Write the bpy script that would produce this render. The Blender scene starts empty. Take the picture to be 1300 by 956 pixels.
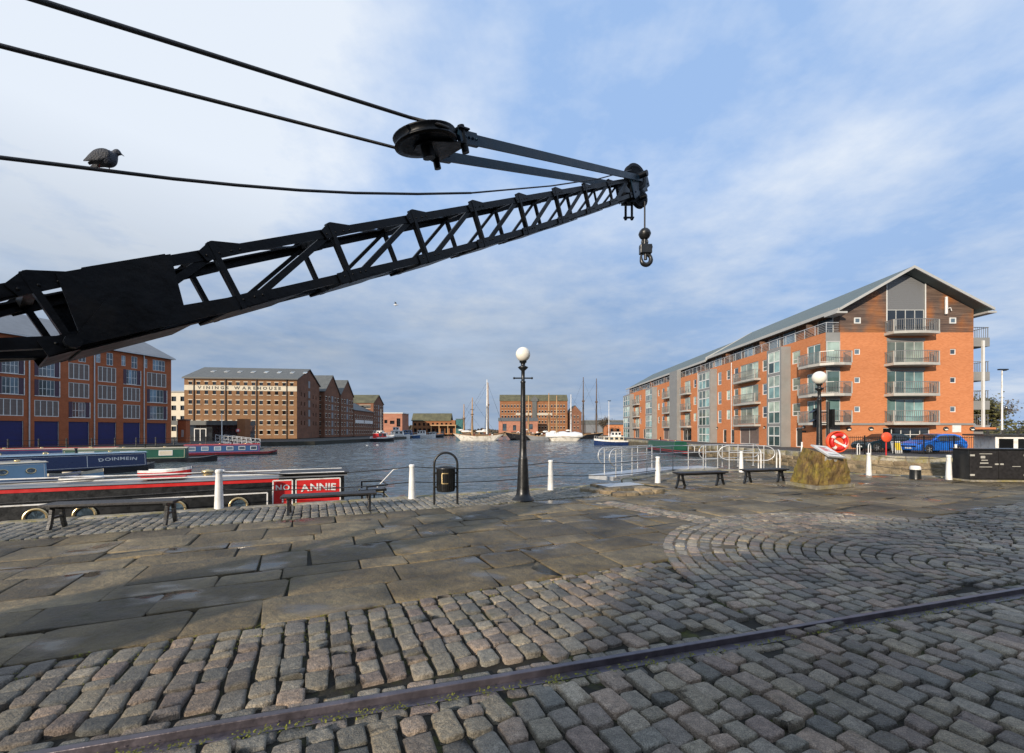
import bpy, math, random
from mathutils import Vector, Matrix
random.seed(7)
SC = bpy.context.scene
COL = SC.collection
V = Vector
R = math.radians
EYE, FOC, HOR = 1.7, 550.0, 547.0          # eye height, focal length and horizon measured on the photograph

def G(x, y, z=0.0):                        # photograph point lying on a level of height z -> world
    Y = (EYE - z) * FOC / (y - HOR)
    return V(((x - 650) * Y / FOC, Y, z))

def P(x, y, Y):                            # photograph point at distance Y -> world
    return V(((x - 650) * Y / FOC, Y, EYE - (y - HOR) * Y / FOC))

# ------------------------------------------------------------------ meshes
class MB:
    def __init__(s):
        s.v = []; s.f = []; s.m = []; s.s = []
    def add(s, vs, fs, m=0, sm=False):
        n = len(s.v)
        s.v.extend([tuple(p) for p in vs])
        for f in fs:
            s.f.append([i + n for i in f]); s.m.append(m); s.s.append(sm)
        return s
    def box(s, x0, x1, y0, y1, z0, z1, m=0):
        vs = [(x0,y0,z0),(x1,y0,z0),(x1,y1,z0),(x0,y1,z0),(x0,y0,z1),(x1,y0,z1),(x1,y1,z1),(x0,y1,z1)]
        return s.add(vs, [(0,3,2,1),(4,5,6,7),(0,1,5,4),(1,2,6,5),(2,3,7,6),(3,0,4,7)], m)
    def frame_box(s, O, A, B, C, m=0):     # box spanned by three vectors from a corner
        O, A, B, C = V(O), V(A), V(B), V(C)
        vs = [O, O+A, O+A+B, O+B, O+C, O+A+C, O+A+B+C, O+B+C]
        fs = [(0,3,2,1),(4,5,6,7),(0,1,5,4),(1,2,6,5),(2,3,7,6),(3,0,4,7)]
        if A.cross(B).dot(C) < 0: fs = [tuple(reversed(f)) for f in fs]
        return s.add(vs, fs, m)
    def beam(s, p, q, w, h, up=(0,0,1), m=0):
        p, q, up = V(p), V(q), V(up)
        d = (q - p); L = d.length
        if L < 1e-6: return s
        d /= L
        a = d.cross(up)
        if a.length < 1e-4: a = d.cross(V((1,0,0)))
        a.normalize(); b = a.cross(d)
        return s.frame_box(p - a*w/2 - b*h/2, d*L, a*w, b*h, m)
    def angle(s, p, q, w, t, up, side, m=0):   # L section rolled steel
        p, q, up, side = V(p), V(q), V(up).normalized(), V(side).normalized()
        s.frame_box(p, q-p, up*w, side*t, m)
        s.frame_box(p + side*t, q-p, up*t, side*(w-t), m)
        return s
    def tube(s, pts, r, n=8, m=0, loop=False, sm=True, cap=True):
        pts = [V(p) for p in pts]; k = len(pts)
        rs = r if isinstance(r, (list, tuple)) else [r]*k
        rings = []; prev = None
        for i, p in enumerate(pts):
            if loop: t = pts[(i+1) % k] - pts[i-1]
            else: t = pts[min(i+1, k-1)] - pts[max(i-1, 0)]
            if t.length < 1e-9: t = V((0,0,1))
            t.normalize()
            if prev is None:
                a = t.cross(V((0,0,1)))
                if a.length < 1e-3: a = t.cross(V((1,0,0)))
            else: a = prev - t*prev.dot(t)
            a.normalize(); prev = a; b = t.cross(a)
            rings.append([p + (a*math.cos(2*math.pi*j/n) + b*math.sin(2*math.pi*j/n))*rs[i] for j in range(n)])
        vs = [q for rg in rings for q in rg]; fs = []
        for i in range(k if loop else k-1):
            i2 = (i+1) % k
            for j in range(n):
                fs.append((i*n+j, i*n+(j+1)%n, i2*n+(j+1)%n, i2*n+j))
        s.add(vs, fs, m, sm)
        if cap and not loop:
            s.add(rings[0], [tuple(reversed(range(n)))], m); s.add(rings[-1], [tuple(range(n))], m)
        return s
    def lathe(s, prof, n=20, O=(0,0,0), axis=(0,0,1), m=0, sm=True):
        O, ax = V(O), V(axis).normalized()
        a = ax.cross(V((0,0,1)))
        if a.length < 1e-3: a = V((1,0,0))
        a.normalize(); b = ax.cross(a)
        vs = []; fs = []
        for r, z in prof:
            for j in range(n):
                t = 2*math.pi*j/n
                vs.append(O + ax*z + (a*math.cos(t) + b*math.sin(t))*r)
        for i in range(len(prof)-1):
            for j in range(n):
                fs.append((i*n+j, i*n+(j+1)%n, (i+1)*n+(j+1)%n, (i+1)*n+j))
        s.add(vs, fs, m, sm)
        if prof[0][0] > 1e-4: s.add([O+ax*prof[0][1]+(a*math.cos(2*math.pi*j/n)+b*math.sin(2*math.pi*j/n))*prof[0][0] for j in range(n)], [tuple(reversed(range(n)))], m)
        if prof[-1][0] > 1e-4: s.add([O+ax*prof[-1][1]+(a*math.cos(2*math.pi*j/n)+b*math.sin(2*math.pi*j/n))*prof[-1][0] for j in range(n)], [tuple(range(n))], m)
        return s
    def ball(s, c, r, m=0, sc=(1,1,1), n=16):
        k = n//2
        prof = [(max(1e-5, r*math.sin(math.pi*i/k)), -r*math.cos(math.pi*i/k)) for i in range(k+1)]
        q = MB().lathe(prof, n)
        c = V(c)
        return s.add([(c.x+p[0]*sc[0], c.y+p[1]*sc[1], c.z+p[2]*sc[2]) for p in q.v], q.f, m, True)
    def prism(s, poly, D, m=0):            # planar polygon (3-D points) swept along D
        poly = [V(p) for p in poly]; D = V(D); n = len(poly)
        nr = V((0,0,0))
        for i in range(n): nr += poly[i].cross(poly[(i+1) % n])
        if nr.dot(D) < 0: poly.reverse()
        vs = poly + [p + D for p in poly]
        fs = [tuple(reversed(range(n))), tuple(range(n, 2*n))]
        fs += [(i, (i+1)%n, n+(i+1)%n, n+i) for i in range(n)]
        return s.add(vs, fs, m)
    def loft(s, rings, m=0, sm=True, close=True, cap=True):
        n = len(rings[0]); vs = [p for r in rings for p in r]; fs = []
        for i in range(len(rings)-1):
            for j in range(n if close else n-1):
                fs.append((i*n+j, i*n+(j+1)%n, (i+1)*n+(j+1)%n, (i+1)*n+j))
        s.add(vs, fs, m, sm)
        if cap:
            s.add(rings[0], [tuple(reversed(range(n)))], m); s.add(rings[-1], [tuple(range(n))], m)
        return s
    def wall(s, O, U, W, H, ops=(), depth=.18, m=0, mr=None):   # brick wall with real openings and reveals
        O, U = V(O), V(U).normalized(); Z = V((0,0,1)); N = U.cross(Z); mr = m if mr is None else mr
        us = sorted(set([0, W] + [round(c, 4) for o in ops for c in o[:2] if 0 < c < W]))
        zs = sorted(set([0, H] + [round(c, 4) for o in ops for c in o[2:4] if 0 < c < H]))
        for j in range(len(zs)-1):
            zc = (zs[j]+zs[j+1])/2; start = None
            row = [o for o in ops if o[2] < zc < o[3]]
            for i in range(len(us)-1):
                uc = (us[i]+us[i+1])/2
                solid = not any(o[0] < uc < o[1] for o in row)
                if solid and start is None: start = us[i]
                if start is not None and (not solid or i == len(us)-2):
                    e = us[i+1] if solid else us[i]
                    s.add([O+U*start+Z*zs[j], O+U*e+Z*zs[j], O+U*e+Z*zs[j+1], O+U*start+Z*zs[j+1]], [(0,1,2,3)], m)
                    start = None
        for u0, u1, v0, v1 in [o[:4] for o in ops]:
            a, b, c, d = O+U*u0+Z*v0, O+U*u1+Z*v0, O+U*u1+Z*v1, O+U*u0+Z*v1; D = -N*depth
            for p, q in ((a,b),(b,c),(c,d),(d,a)):
                s.add([p, p+D, q+D, q], [(0,1,2,3)], mr)
        return s
    def mesh(s, name, mats, off=V((0,0,0))):
        me = bpy.data.meshes.new(name)
        me.from_pydata([(p[0]-off[0], p[1]-off[1], p[2]-off[2]) for p in s.v], [], s.f)
        for mt in (mats if isinstance(mats, (list, tuple)) else [mats]): me.materials.append(mt)
        me.polygons.foreach_set('material_index', s.m)
        me.polygons.foreach_set('use_smooth', s.s)
        me.update()
        return me
    def build(s, name, mats, parent=None, local=False, bevel=0):
        off = V((0,0,0)) if (local or parent is None) else wloc(parent)
        o = bpy.data.objects.new(name, s.mesh(name, mats, off)); COL.objects.link(o)
        if parent is not None: o.parent = parent
        if bevel:
            b = o.modifiers.new('bevel', 'BEVEL'); b.width = bevel; b.segments = 2; b.limit_method = 'ANGLE'
        return o

def wloc(o):
    l = V((0,0,0))
    while o is not None: l = l + o.location; o = o.parent
    return l

def tag(o, label=None, cat=None, group=None, kind=None):
    for k, v in (('label', label), ('category', cat), ('group', group), ('kind', kind)):
        if v: o[k] = v
    return o

def thing(name, label, cat, loc=(0,0,0), rz=0, group=None):
    o = bpy.data.objects.new(name, None); COL.objects.link(o)
    o.empty_display_size = .2; o.location = loc; o.rotation_euler = (0,0,rz)
    return tag(o, label, cat, group)

def copy_tree(o, parent=None):
    c = o.copy(); COL.objects.link(c)
    if parent is not None: c.parent = parent
    for ch in list(o.children): copy_tree(ch, c)
    return c

def dup(o, loc, rz, label, group=None):
    c = copy_tree(o); c.location = loc; c.rotation_euler = (0,0,rz); c['label'] = label
    if group: c['group'] = group
    return c

def inst(name, me, parent, loc, rz=0):      # a part that shares its mesh
    o = bpy.data.objects.new(name, me); COL.objects.link(o); o.parent = parent
    o.location = V(loc) - wloc(parent); o.rotation_euler = (0,0,rz)
    return o

_txt = {}
def text_geo(txt, size=1.0, bold=.0):
    key = (txt, bold)
    if key not in _txt:
        cu = bpy.data.curves.new('lettering', 'FONT'); cu.body = txt; cu.align_x = 'CENTER'; cu.align_y = 'CENTER'
        cu.extrude = .006; cu.offset = bold; cu.resolution_u = 3
        ob = bpy.data.objects.new('lettering', cu); COL.objects.link(ob)
        dg = bpy.context.evaluated_depsgraph_get()
        me = bpy.data.meshes.new_from_object(ob.evaluated_get(dg))
        _txt[key] = ([tuple(v.co) for v in me.vertices], [tuple(p.vertices) for p in me.polygons])
        bpy.data.objects.remove(ob); bpy.data.meshes.remove(me); bpy.data.curves.remove(cu)
    vs, fs = _txt[key]
    return [(x*size, y*size, z) for x, y, z in vs], fs

def put_text(mb, txt, C, U, size, m=0, bold=.0, arch=0.0, gap=.16, Zv=(0,0,1), sx=1.0):
    """letters standing upright on a surface whose left-to-right direction is U; arch > 0 bends the line upward"""
    C, U, Z = V(C), V(U).normalized(), V(Zv).normalized(); N = U.cross(Z)
    adv = []
    for ch in txt:                          # advance of every letter from its own width
        if ch == ' ': adv.append((0, .42*size)); continue
        xs = [p[0] for p in text_geo(ch, size, bold)[0]]; adv.append(((max(xs)+min(xs))/2*sx, (max(xs)-min(xs))*sx))
    sp_ = gap*size; tot = sum(w for _, w in adv) + sp_*(len(txt)-1); x0 = -tot/2
    for ch, (cx, w) in zip(txt, adv):
        ox = x0 + w/2; x0 += w + sp_
        if ch == ' ': continue
        t = ox/(.8*size); vs, fs = text_geo(ch, size, bold)
        th = -arch*t; c, s_ = math.cos(th), math.sin(th); oz = -arch*.8*size*t*t*.5; out = []
        for x, y, z in vs:
            x = x*sx - cx; x, y = x*c - y*s_, x*s_ + y*c
            out.append(C + U*(ox+x) + Z*(oz+y) + N*(z+.004))
        mb.add(out, fs, m)
    return mb

# ------------------------------------------------------------------ materials
def nd(nt, t, **kw):
    n = nt.nodes.new(t)
    for k, v in kw.items():
        if k in n.inputs: n.inputs[k].default_value = v
        else: setattr(n, k, v)
    return n

def new_mat(name):
    m = bpy.data.materials.new(name); m.use_nodes = True
    nt = m.node_tree; b = nt.nodes['Principled BSDF']
    return m, nt, b

def ramp(nt, src, stops):
    r = nt.nodes.new('ShaderNodeValToRGB'); nt.links.new(src, r.inputs[0])
    e = r.color_ramp.elements
    while len(e) < len(stops): e.new(.5)
    for i, (p, c) in enumerate(stops):
        e[i].position = p; e[i].color = (c[0], c[1], c[2], 1) if not isinstance(c, (int, float)) else (c, c, c, 1)
    return r

def mix(nt, fac, a, b, mode='MIX'):
    n = nt.nodes.new('ShaderNodeMix'); n.data_type = 'RGBA'; n.blend_type = mode
    for i, s in ((0, fac), (6, a), (7, b)):
        if isinstance(s, (int, float)): n.inputs[i].default_value = s if i == 0 else (s, s, s, 1)
        elif isinstance(s, tuple): n.inputs[i].default_value = (s[0], s[1], s[2], 1)
        else: nt.links.new(s, n.inputs[i])
    return n.outputs[2]

def mat(name, col, rough=.6, metal=0, var=.18, scale=3.0, bump=0.0, bscale=60, spec=.5, coat=0, isl=0.0, dirt=None, dscale=1.2):
    m, nt, b = new_mat(name); L = nt.links
    tc = nd(nt, 'ShaderNodeTexCoord')
    no = nd(nt, 'ShaderNodeTexNoise', Scale=scale, Detail=6.0, Roughness=.62); L.new(tc.outputs['Object'], no.inputs['Vector'])
    lo = tuple(c*(1-var) for c in col); hi = tuple(min(1, c*(1+var)) for c in col)
    c = ramp(nt, no.outputs[0], [(.3, lo), (.7, hi)]).outputs[0]
    if dirt:
        n2 = nd(nt, 'ShaderNodeTexNoise', Scale=dscale, Detail=8.0, Roughness=.7); L.new(tc.outputs['Object'], n2.inputs['Vector'])
        f = ramp(nt, n2.outputs[0], [(.5, 0.0), (.72, 1.0)]).outputs[0]
        c = mix(nt, f, c, tuple(dirt))
    if isl:
        g = nd(nt, 'ShaderNodeNewGeometry')
        f = ramp(nt, g.outputs['Random Per Island'], [(0, 1-isl), (1, 1+isl)]).outputs[0]
        c = mix(nt, 1.0, c, f, 'MULTIPLY')
    L.new(c, b.inputs['Base Color'])
    rr = ramp(nt, no.outputs[0], [(.3, max(.02, rough-.08)), (.7, min(1, rough+.08))]); L.new(rr.outputs[0], b.inputs['Roughness'])
    b.inputs['Metallic'].default_value = metal; b.inputs['Specular IOR Level'].default_value = spec
    b.inputs['Coat Weight'].default_value = coat
    if bump:
        n3 = nd(nt, 'ShaderNodeTexNoise', Scale=bscale, Detail=5.0); L.new(tc.outputs['Object'], n3.inputs['Vector'])
        bp = nd(nt, 'ShaderNodeBump', Strength=bump, Distance=.02); L.new(n3.outputs[0], bp.inputs['Height']); L.new(bp.outputs[0], b.inputs['Normal'])
    return m

def brick(name, c1, c2, mortar, sc=1.0, dark=None, dscale=.25, soft=1.0):
    m, nt, b = new_mat(name); L = nt.links
    tc = nd(nt, 'ShaderNodeTexCoord'); sp = nd(nt, 'ShaderNodeSeparateXYZ'); L.new(tc.outputs['Object'], sp.inputs[0])
    ad = nd(nt, 'ShaderNodeMath', operation='ADD'); L.new(sp.outputs[0], ad.inputs[0]); L.new(sp.outputs[1], ad.inputs[1])
    cb = nd(nt, 'ShaderNodeCombineXYZ'); L.new(ad.outputs[0], cb.inputs[0]); L.new(sp.outputs[2], cb.inputs[1])
    br = nd(nt, 'ShaderNodeTexBrick', Scale=4.4*sc); br.inputs['Mortar Size'].default_value = .014; br.inputs['Bias'].default_value = -.1
    br.inputs['Brick Width'].default_value = 1.0; br.inputs['Row Height'].default_value = .33
    br.inputs['Color1'].default_value = (*c1, 1); br.inputs['Color2'].default_value = (*c2, 1); br.inputs['Mortar'].default_value = (*mortar, 1)
    L.new(cb.outputs[0], br.inputs['Vector'])
    no = nd(nt, 'ShaderNodeTexNoise', Scale=dscale, Detail=8.0, Roughness=.68); L.new(tc.outputs['Object'], no.inputs['Vector'])
    mpb = nd(nt, 'ShaderNodeMapping'); mpb.inputs['Scale'].default_value = (.6, .6, 2.4); L.new(tc.outputs['Object'], mpb.inputs[0]); L.new(mpb.outputs[0], no.inputs['Vector'])
    c = mix(nt, 1.0, br.outputs[0], ramp(nt, no.outputs[0], [(.25, 1-.32*soft), (.75, 1+.22*soft)]).outputs[0], 'MULTIPLY')
    if dark:
        n2 = nd(nt, 'ShaderNodeTexNoise', Scale=dscale*2.3, Detail=9.0, Roughness=.75); L.new(tc.outputs['Object'], n2.inputs['Vector'])
        c = mix(nt, ramp(nt, n2.outputs[0], [(.5, 0.0), (.75, .8)]).outputs[0], c, dark)
    L.new(c, b.inputs['Base Color']); b.inputs['Roughness'].default_value = .85; b.inputs['Specular IOR Level'].default_value = .25
    return m

def glass(name, col, rough=.06, var=.5, scale=.6):
    m, nt, b = new_mat(name); L = nt.links
    g = nd(nt, 'ShaderNodeObjectInfo')
    gi = nd(nt, 'ShaderNodeNewGeometry'); ra = nd(nt, 'ShaderNodeMath', operation='ADD'); L.new(g.outputs['Random'], ra.inputs[0]); L.new(gi.outputs['Random Per Island'], ra.inputs[1])
    rf_ = nd(nt, 'ShaderNodeMath', operation='FRACT'); L.new(ra.outputs[0], rf_.inputs[0])
    f = ramp(nt, rf_.outputs[0], [(0, tuple(c*(1-var)*.45 for c in col)), (.35, tuple(c*(1-var) for c in col)), (.7, col), (1, tuple(c*(1+var) for c in col))] + ([(.9, (.48,.45,.33))] if sum(col) > .3 else []))
    tc = nd(nt, 'ShaderNodeTexCoord'); no = nd(nt, 'ShaderNodeTexNoise', Scale=scale, Detail=3.0); L.new(tc.outputs['Object'], no.inputs['Vector'])
    c = mix(nt, 1.0, f.outputs[0], ramp(nt, no.outputs[0], [(.35, .55), (.65, 1.35)]).outputs[0], 'MULTIPLY')
    L.new(c, b.inputs['Base Color']); b.inputs['Roughness'].default_value = rough; b.inputs['Specular IOR Level'].default_value = .8
    bp = nd(nt, 'ShaderNodeBump', Strength=.15, Distance=.02)
    n2 = nd(nt, 'ShaderNodeTexNoise', Scale=1.3, Detail=1.0); L.new(tc.outputs['Object'], n2.inputs['Vector']); L.new(n2.outputs[0], bp.inputs['Height']); L.new(bp.outputs[0], b.inputs['Normal'])
    return m

def stone_mat(name, cols, rough=(.35, .7), bump=.6, bscale=28, puddle=None, moss=None, dscale=.9, fine=0.0, bdist=.012, mshift=0.0, blot=0.0):
    """paving: every block its own tone, fine relief, wet patches that shine"""
    m, nt, b = new_mat(name); L = nt.links
    tc = nd(nt, 'ShaderNodeTexCoord'); g = nd(nt, 'ShaderNodeNewGeometry')
    n = len(cols)
    c = ramp(nt, g.outputs['Random Per Island'], [(i/(n-1), cols[i]) for i in range(n)]).outputs[0]
    n1 = nd(nt, 'ShaderNodeTexNoise', Scale=bscale*.4, Detail=8.0, Roughness=.7); L.new(tc.outputs['Object'], n1.inputs['Vector'])
    c = mix(nt, 1.0, c, ramp(nt, n1.outputs[0], [(.28, .5), (.72, 1.5)]).outputs[0], 'MULTIPLY')
    if fine:
        n6 = nd(nt, 'ShaderNodeTexNoise', Scale=150.0, Detail=3.0, Roughness=.6); L.new(tc.outputs['Object'], n6.inputs['Vector'])
        c = mix(nt, fine, c, ramp(nt, n6.outputs[0], [(.33, .45), (.5, 1.0), (.68, 1.7)]).outputs[0], 'MULTIPLY')
    n2 = nd(nt, 'ShaderNodeTexNoise', Scale=dscale, Detail=7.0, Roughness=.6); L.new(tc.outputs['Object'], n2.inputs['Vector'])
    c = mix(nt, 1.0, c, ramp(nt, n2.outputs[0], [(.3, .62-blot), (.7, 1.3+blot)]).outputs[0], 'MULTIPLY')
    if moss:
        n5 = nd(nt, 'ShaderNodeTexNoise', Scale=1.7, Detail=9.0, Roughness=.75); L.new(tc.outputs['Object'], n5.inputs['Vector'])
        c = mix(nt, ramp(nt, n5.outputs[0], [(.56-mshift, 0.0), (.74-mshift, .75+mshift)]).outputs[0], c, moss)
    n3 = nd(nt, 'ShaderNodeTexNoise', Scale=bscale, Detail=7.0, Roughness=.65); L.new(tc.outputs['Object'], n3.inputs['Vector'])
    bp = nd(nt, 'ShaderNodeBump', Strength=bump, Distance=bdist); L.new(n3.outputs[0], bp.inputs['Height'])
    rg = ramp(nt, n1.outputs[0], [(.3, rough[0]), (.7, rough[1])]).outputs[0]
    if puddle:
        mp = nd(nt, 'ShaderNodeMapping'); mp.inputs['Rotation'].default_value = (0,0,R(-24.5)); mp.inputs['Scale'].default_value = (.8, 1.15, 1); L.new(tc.outputs['Object'], mp.inputs[0])
        n4 = nd(nt, 'ShaderNodeTexNoise', Scale=puddle[0], Detail=3.5, Roughness=.5); L.new(mp.outputs[0], n4.inputs['Vector'])
        f = ramp(nt, n4.outputs[0], [(puddle[1], 0.0), (puddle[1]+.085, .95)]).outputs[0]
        c = mix(nt, f, c, mix(nt, 1.0, c, (.55, .52, .5), 'MULTIPLY'))
        rg = mix(nt, f, rg, .10)
        iv = nd(nt, 'ShaderNodeMath', operation='SUBTRACT'); iv.inputs[0].default_value = 1.0; L.new(f, iv.inputs[1])
        st = nd(nt, 'ShaderNodeMath', operation='MULTIPLY'); L.new(iv.outputs[0], st.inputs[0]); st.inputs[1].default_value = bump
        L.new(st.outputs[0], bp.inputs['Strength'])
    L.new(c, b.inputs['Base Color']); L.new(rg, b.inputs['Roughness']); L.new(bp.outputs[0], b.inputs['Normal'])
    b.inputs['Specular IOR Level'].default_value = .4
    return m

M = {}
M['black'] = mat('black_paint', (.012,.013,.014), .35, var=.4, scale=9, bump=.12, bscale=30)
M['blackm'] = mat('black_timber', (.018,.017,.018), .55, var=.4, scale=12, bump=.25, bscale=40)
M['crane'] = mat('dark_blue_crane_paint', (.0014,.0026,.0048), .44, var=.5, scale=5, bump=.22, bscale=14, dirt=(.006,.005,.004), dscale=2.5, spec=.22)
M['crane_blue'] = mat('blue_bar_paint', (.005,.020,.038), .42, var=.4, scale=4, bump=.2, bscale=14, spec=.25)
M['rope'] = mat('greased_wire_rope', (.014,.014,.015), .5, var=.3, scale=30, bump=.4, bscale=120)
M['steel'] = mat('worn_steel', (.16,.16,.17), .35, .7, var=.3, scale=14)
M['white'] = mat('white_paint', (.74,.73,.70), .45, var=.12, scale=7, dirt=(.33,.29,.22), dscale=3.5)
M['galv'] = mat('galvanised_steel', (.52,.53,.53), .35, .35, var=.15, scale=9)
M['globe'] = mat('opal_glass', (.80,.77,.68), .18, var=.06, scale=4)
M['brick_o'] = brick('orange_brick', (.58,.225,.095), (.50,.18,.07), (.44,.21,.12), dscale=.12, soft=.5)
M['brick_l'] = brick('red_orange_brick', (.42,.128,.052), (.34,.098,.04), (.28,.125,.075), soft=.7)
M['brick_v'] = brick('old_buff_brick', (.27,.145,.07), (.20,.105,.05), (.24,.16,.095), dark=(.13,.075,.045), dscale=.16)
M['brick_d'] = brick('old_brown_brick', (.24,.11,.062), (.18,.082,.05), (.22,.13,.09), dark=(.07,.04,.03))
M['brick_n'] = brick('warm_old_brick', (.31,.135,.058), (.24,.10,.045), (.26,.15,.08), dark=(.2,.09,.045))
M['brick_p'] = brick('pale_pink_brick', (.43,.195,.125), (.38,.165,.105), (.4,.23,.16))
M['slate'] = mat('grey_slate', (.10,.105,.10), .6, var=.25, scale=1.2, bump=.2, bscale=8)
M['slate_l'] = mat('pale_grey_slate', (.22,.225,.23), .55, var=.2, scale=1.0, bump=.2, bscale=8)
M['roof_g'] = mat('mossy_slate', (.105,.10,.055), .8, var=.35, scale=.4)
M['roof_m'] = mat('grey_green_metal_roof', (.12,.15,.145), .65, var=.12, scale=.5)
M['fascia'] = mat('pale_grey_fascia', (.40,.40,.38), .5, var=.08)
M['greyp'] = mat('grey_cladding', (.235,.235,.225), .5, var=.1, scale=1.0)
M['deck'] = mat('balcony_grey', (.42,.41,.37), .5, var=.1)
M['rail'] = mat('dark_grey_rail', (.24,.24,.23), .4, .3, var=.1)
M['wframe'] = mat('white_window_frame', (.68,.68,.65), .4, var=.06)
M['gframe'] = mat('grey_window_frame', (.46,.47,.45), .4, var=.06)
M['glass_t'] = glass('teal_glazing', (.16,.27,.26), .05)
M['glass_c'] = glass('curtained_glazing', (.36,.44,.37), .07)
M['glass_d'] = glass('dark_glazing', (.02,.025,.03), .05)
M['glass_b'] = glass('blue_grey_glazing', (.13,.19,.24), .05)
M['blue_door'] = mat('navy_door', (.012,.014,.10), .45, var=.15, scale=2)
M['purple'] = mat('dark_plum_panel', (.055,.028,.05), .5, var=.2)
M['louvre'] = mat('brown_timber_louvre', (.15,.115,.10), .6, var=.25, scale=3)
M['stone'] = mat('pale_stone', (.52,.46,.36), .7, var=.15, scale=4)
M['cream'] = mat('cream_paint', (.54,.48,.36), .6, var=.12, scale=.8)
M['red'] = mat('red_paint', (.55,.022,.022), .35, var=.12, scale=5)
M['orange'] = mat('orange_red_plastic', (.75,.09,.03), .4, var=.08)
M['yellow'] = mat('yellow_paint', (.75,.55,.04), .5, var=.06)
M['nblue'] = mat('navy_boat_paint', (.011,.028,.095), .28, var=.12, scale=1.5)
M['lblue'] = mat('pale_blue_paint', (.21,.35,.47), .35, var=.08, scale=1.5)
M['mblue'] = mat('mid_blue_paint', (.03,.085,.20), .3, var=.12, scale=1.5)
M['green'] = mat('bottle_green_paint', (.010,.075,.045), .35, var=.15, scale=1.5)
M['teal'] = mat('teal_paint', (.03,.13,.13), .35, var=.15)
M['hull'] = mat('tarred_hull', (.010,.011,.014), .4, var=.4, scale=2)
M['brass'] = mat('polished_brass', (.72,.56,.30), .25, .8, var=.1)
M['carblue'] = mat('bright_blue_car_paint', (.012,.17,.70), .22, .25, var=.04, coat=.8)
M['cardark'] = mat('dark_teal_car_paint', (.012,.03,.036), .22, .2, var=.05, coat=.8)
M['rubber'] = mat('rubber', (.02,.02,.02), .75, var=.2)
M['timber'] = None
M['wood'] = mat('varnished_spar', (.42,.25,.11), .45, var=.2, scale=4)
M['wood_d'] = mat('dark_wood', (.10,.06,.035), .6, var=.3, scale=4)
M['canvas'] = mat('white_canvas', (.74,.74,.72), .7, var=.12, scale=.8, bump=.5, bscale=2.5)
M['tar'] = mat('worn_tarmac', (.060,.058,.056), .7, var=.3, scale=1.2, bump=.4, bscale=50)
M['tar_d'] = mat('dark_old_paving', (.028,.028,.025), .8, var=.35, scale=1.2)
M['grass'] = mat('rough_ground', (.07,.075,.035), .9, var=.35, scale=.3)
M['leaf'] = mat('olive_foliage', (.075,.072,.022), .7, var=.4, scale=.8, isl=.45)
M['leaf2'] = mat('brown_twigs', (.10,.075,.045), .8, var=.3, scale=.8, isl=.4)
M['bark'] = mat('bark', (.07,.055,.04), .9, var=.3)
M['pigeon'] = mat('slate_grey_feathers', (.055,.062,.08), .6, var=.45, scale=22, bump=.5, bscale=60)
M['pigeon_d'] = mat('dark_wing_feathers', (.035,.04,.052), .6, var=.5, scale=28, bump=.6, bscale=70)
M['gull'] = mat('white_feathers', (.8,.8,.8), .7, var=.05)
M['pleg'] = mat('red_leg_skin', (.25,.06,.05), .6, var=.1)
M['iron'] = mat('rusty_iron_rail', (.13,.115,.13), .40, .6, var=.35, scale=7, bump=.2, bscale=30)

def timber_mat():
    m, nt, b = new_mat('weathered_timber_boards'); L = nt.links
    tc = nd(nt, 'ShaderNodeTexCoord')
    mp = nd(nt, 'ShaderNodeMapping'); mp.inputs['Scale'].default_value = (.25, .25, 5); L.new(tc.outputs['Object'], mp.inputs[0])
    no = nd(nt, 'ShaderNodeTexNoise', Scale=1.6, Detail=6.0, Roughness=.6); L.new(mp.outputs[0], no.inputs['Vector'])
    n2 = nd(nt, 'ShaderNodeTexNoise', Scale=.35, Detail=3.0); L.new(tc.outputs['Object'], n2.inputs['Vector'])
    c = ramp(nt, no.outputs[0], [(.3, (.05,.032,.026)), (.55, (.13,.085,.062)), (.75, (.20,.145,.11))]).outputs[0]
    o = ramp(nt, no.outputs[0], [(.3, (.18,.06,.02)), (.7, (.36,.14,.04))]).outputs[0]
    c = mix(nt, ramp(nt, n2.outputs[0], [(.44, 0.0), (.60, .95)]).outputs[0], c, o)
    L.new(c, b.inputs['Base Color']); b.inputs['Roughness'].default_value = .7
    w = nd(nt, 'ShaderNodeTexWave', Scale=2.2); w.bands_direction = 'Z'; L.new(tc.outputs['Object'], w.inputs['Vector'])
    bp = nd(nt, 'ShaderNodeBump', Strength=.5, Distance=.03); L.new(w.outputs[1], bp.inputs['Height']); L.new(bp.outputs[0], b.inputs['Normal'])
    return m
M['timber'] = timber_mat()

def corr_mat():
    m, nt, b = new_mat('ribbed_grey_sheet'); L = nt.links
    tc = nd(nt, 'ShaderNodeTexCoord')
    w = nd(nt, 'ShaderNodeTexWave', Scale=1.6); w.bands_direction = 'Z'; w.wave_profile = 'SAW'; L.new(tc.outputs['Object'], w.inputs['Vector'])
    bp = nd(nt, 'ShaderNodeBump', Strength=.8, Distance=.06); L.new(w.outputs[1], bp.inputs['Height']); L.new(bp.outputs[0], b.inputs['Normal'])
    b.inputs['Base Color'].default_value = (.22,.225,.23,1); b.inputs['Roughness'].default_value = .4; b.inputs['Metallic'].default_value = .2
    return m
M['corr'] = corr_mat()

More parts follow.
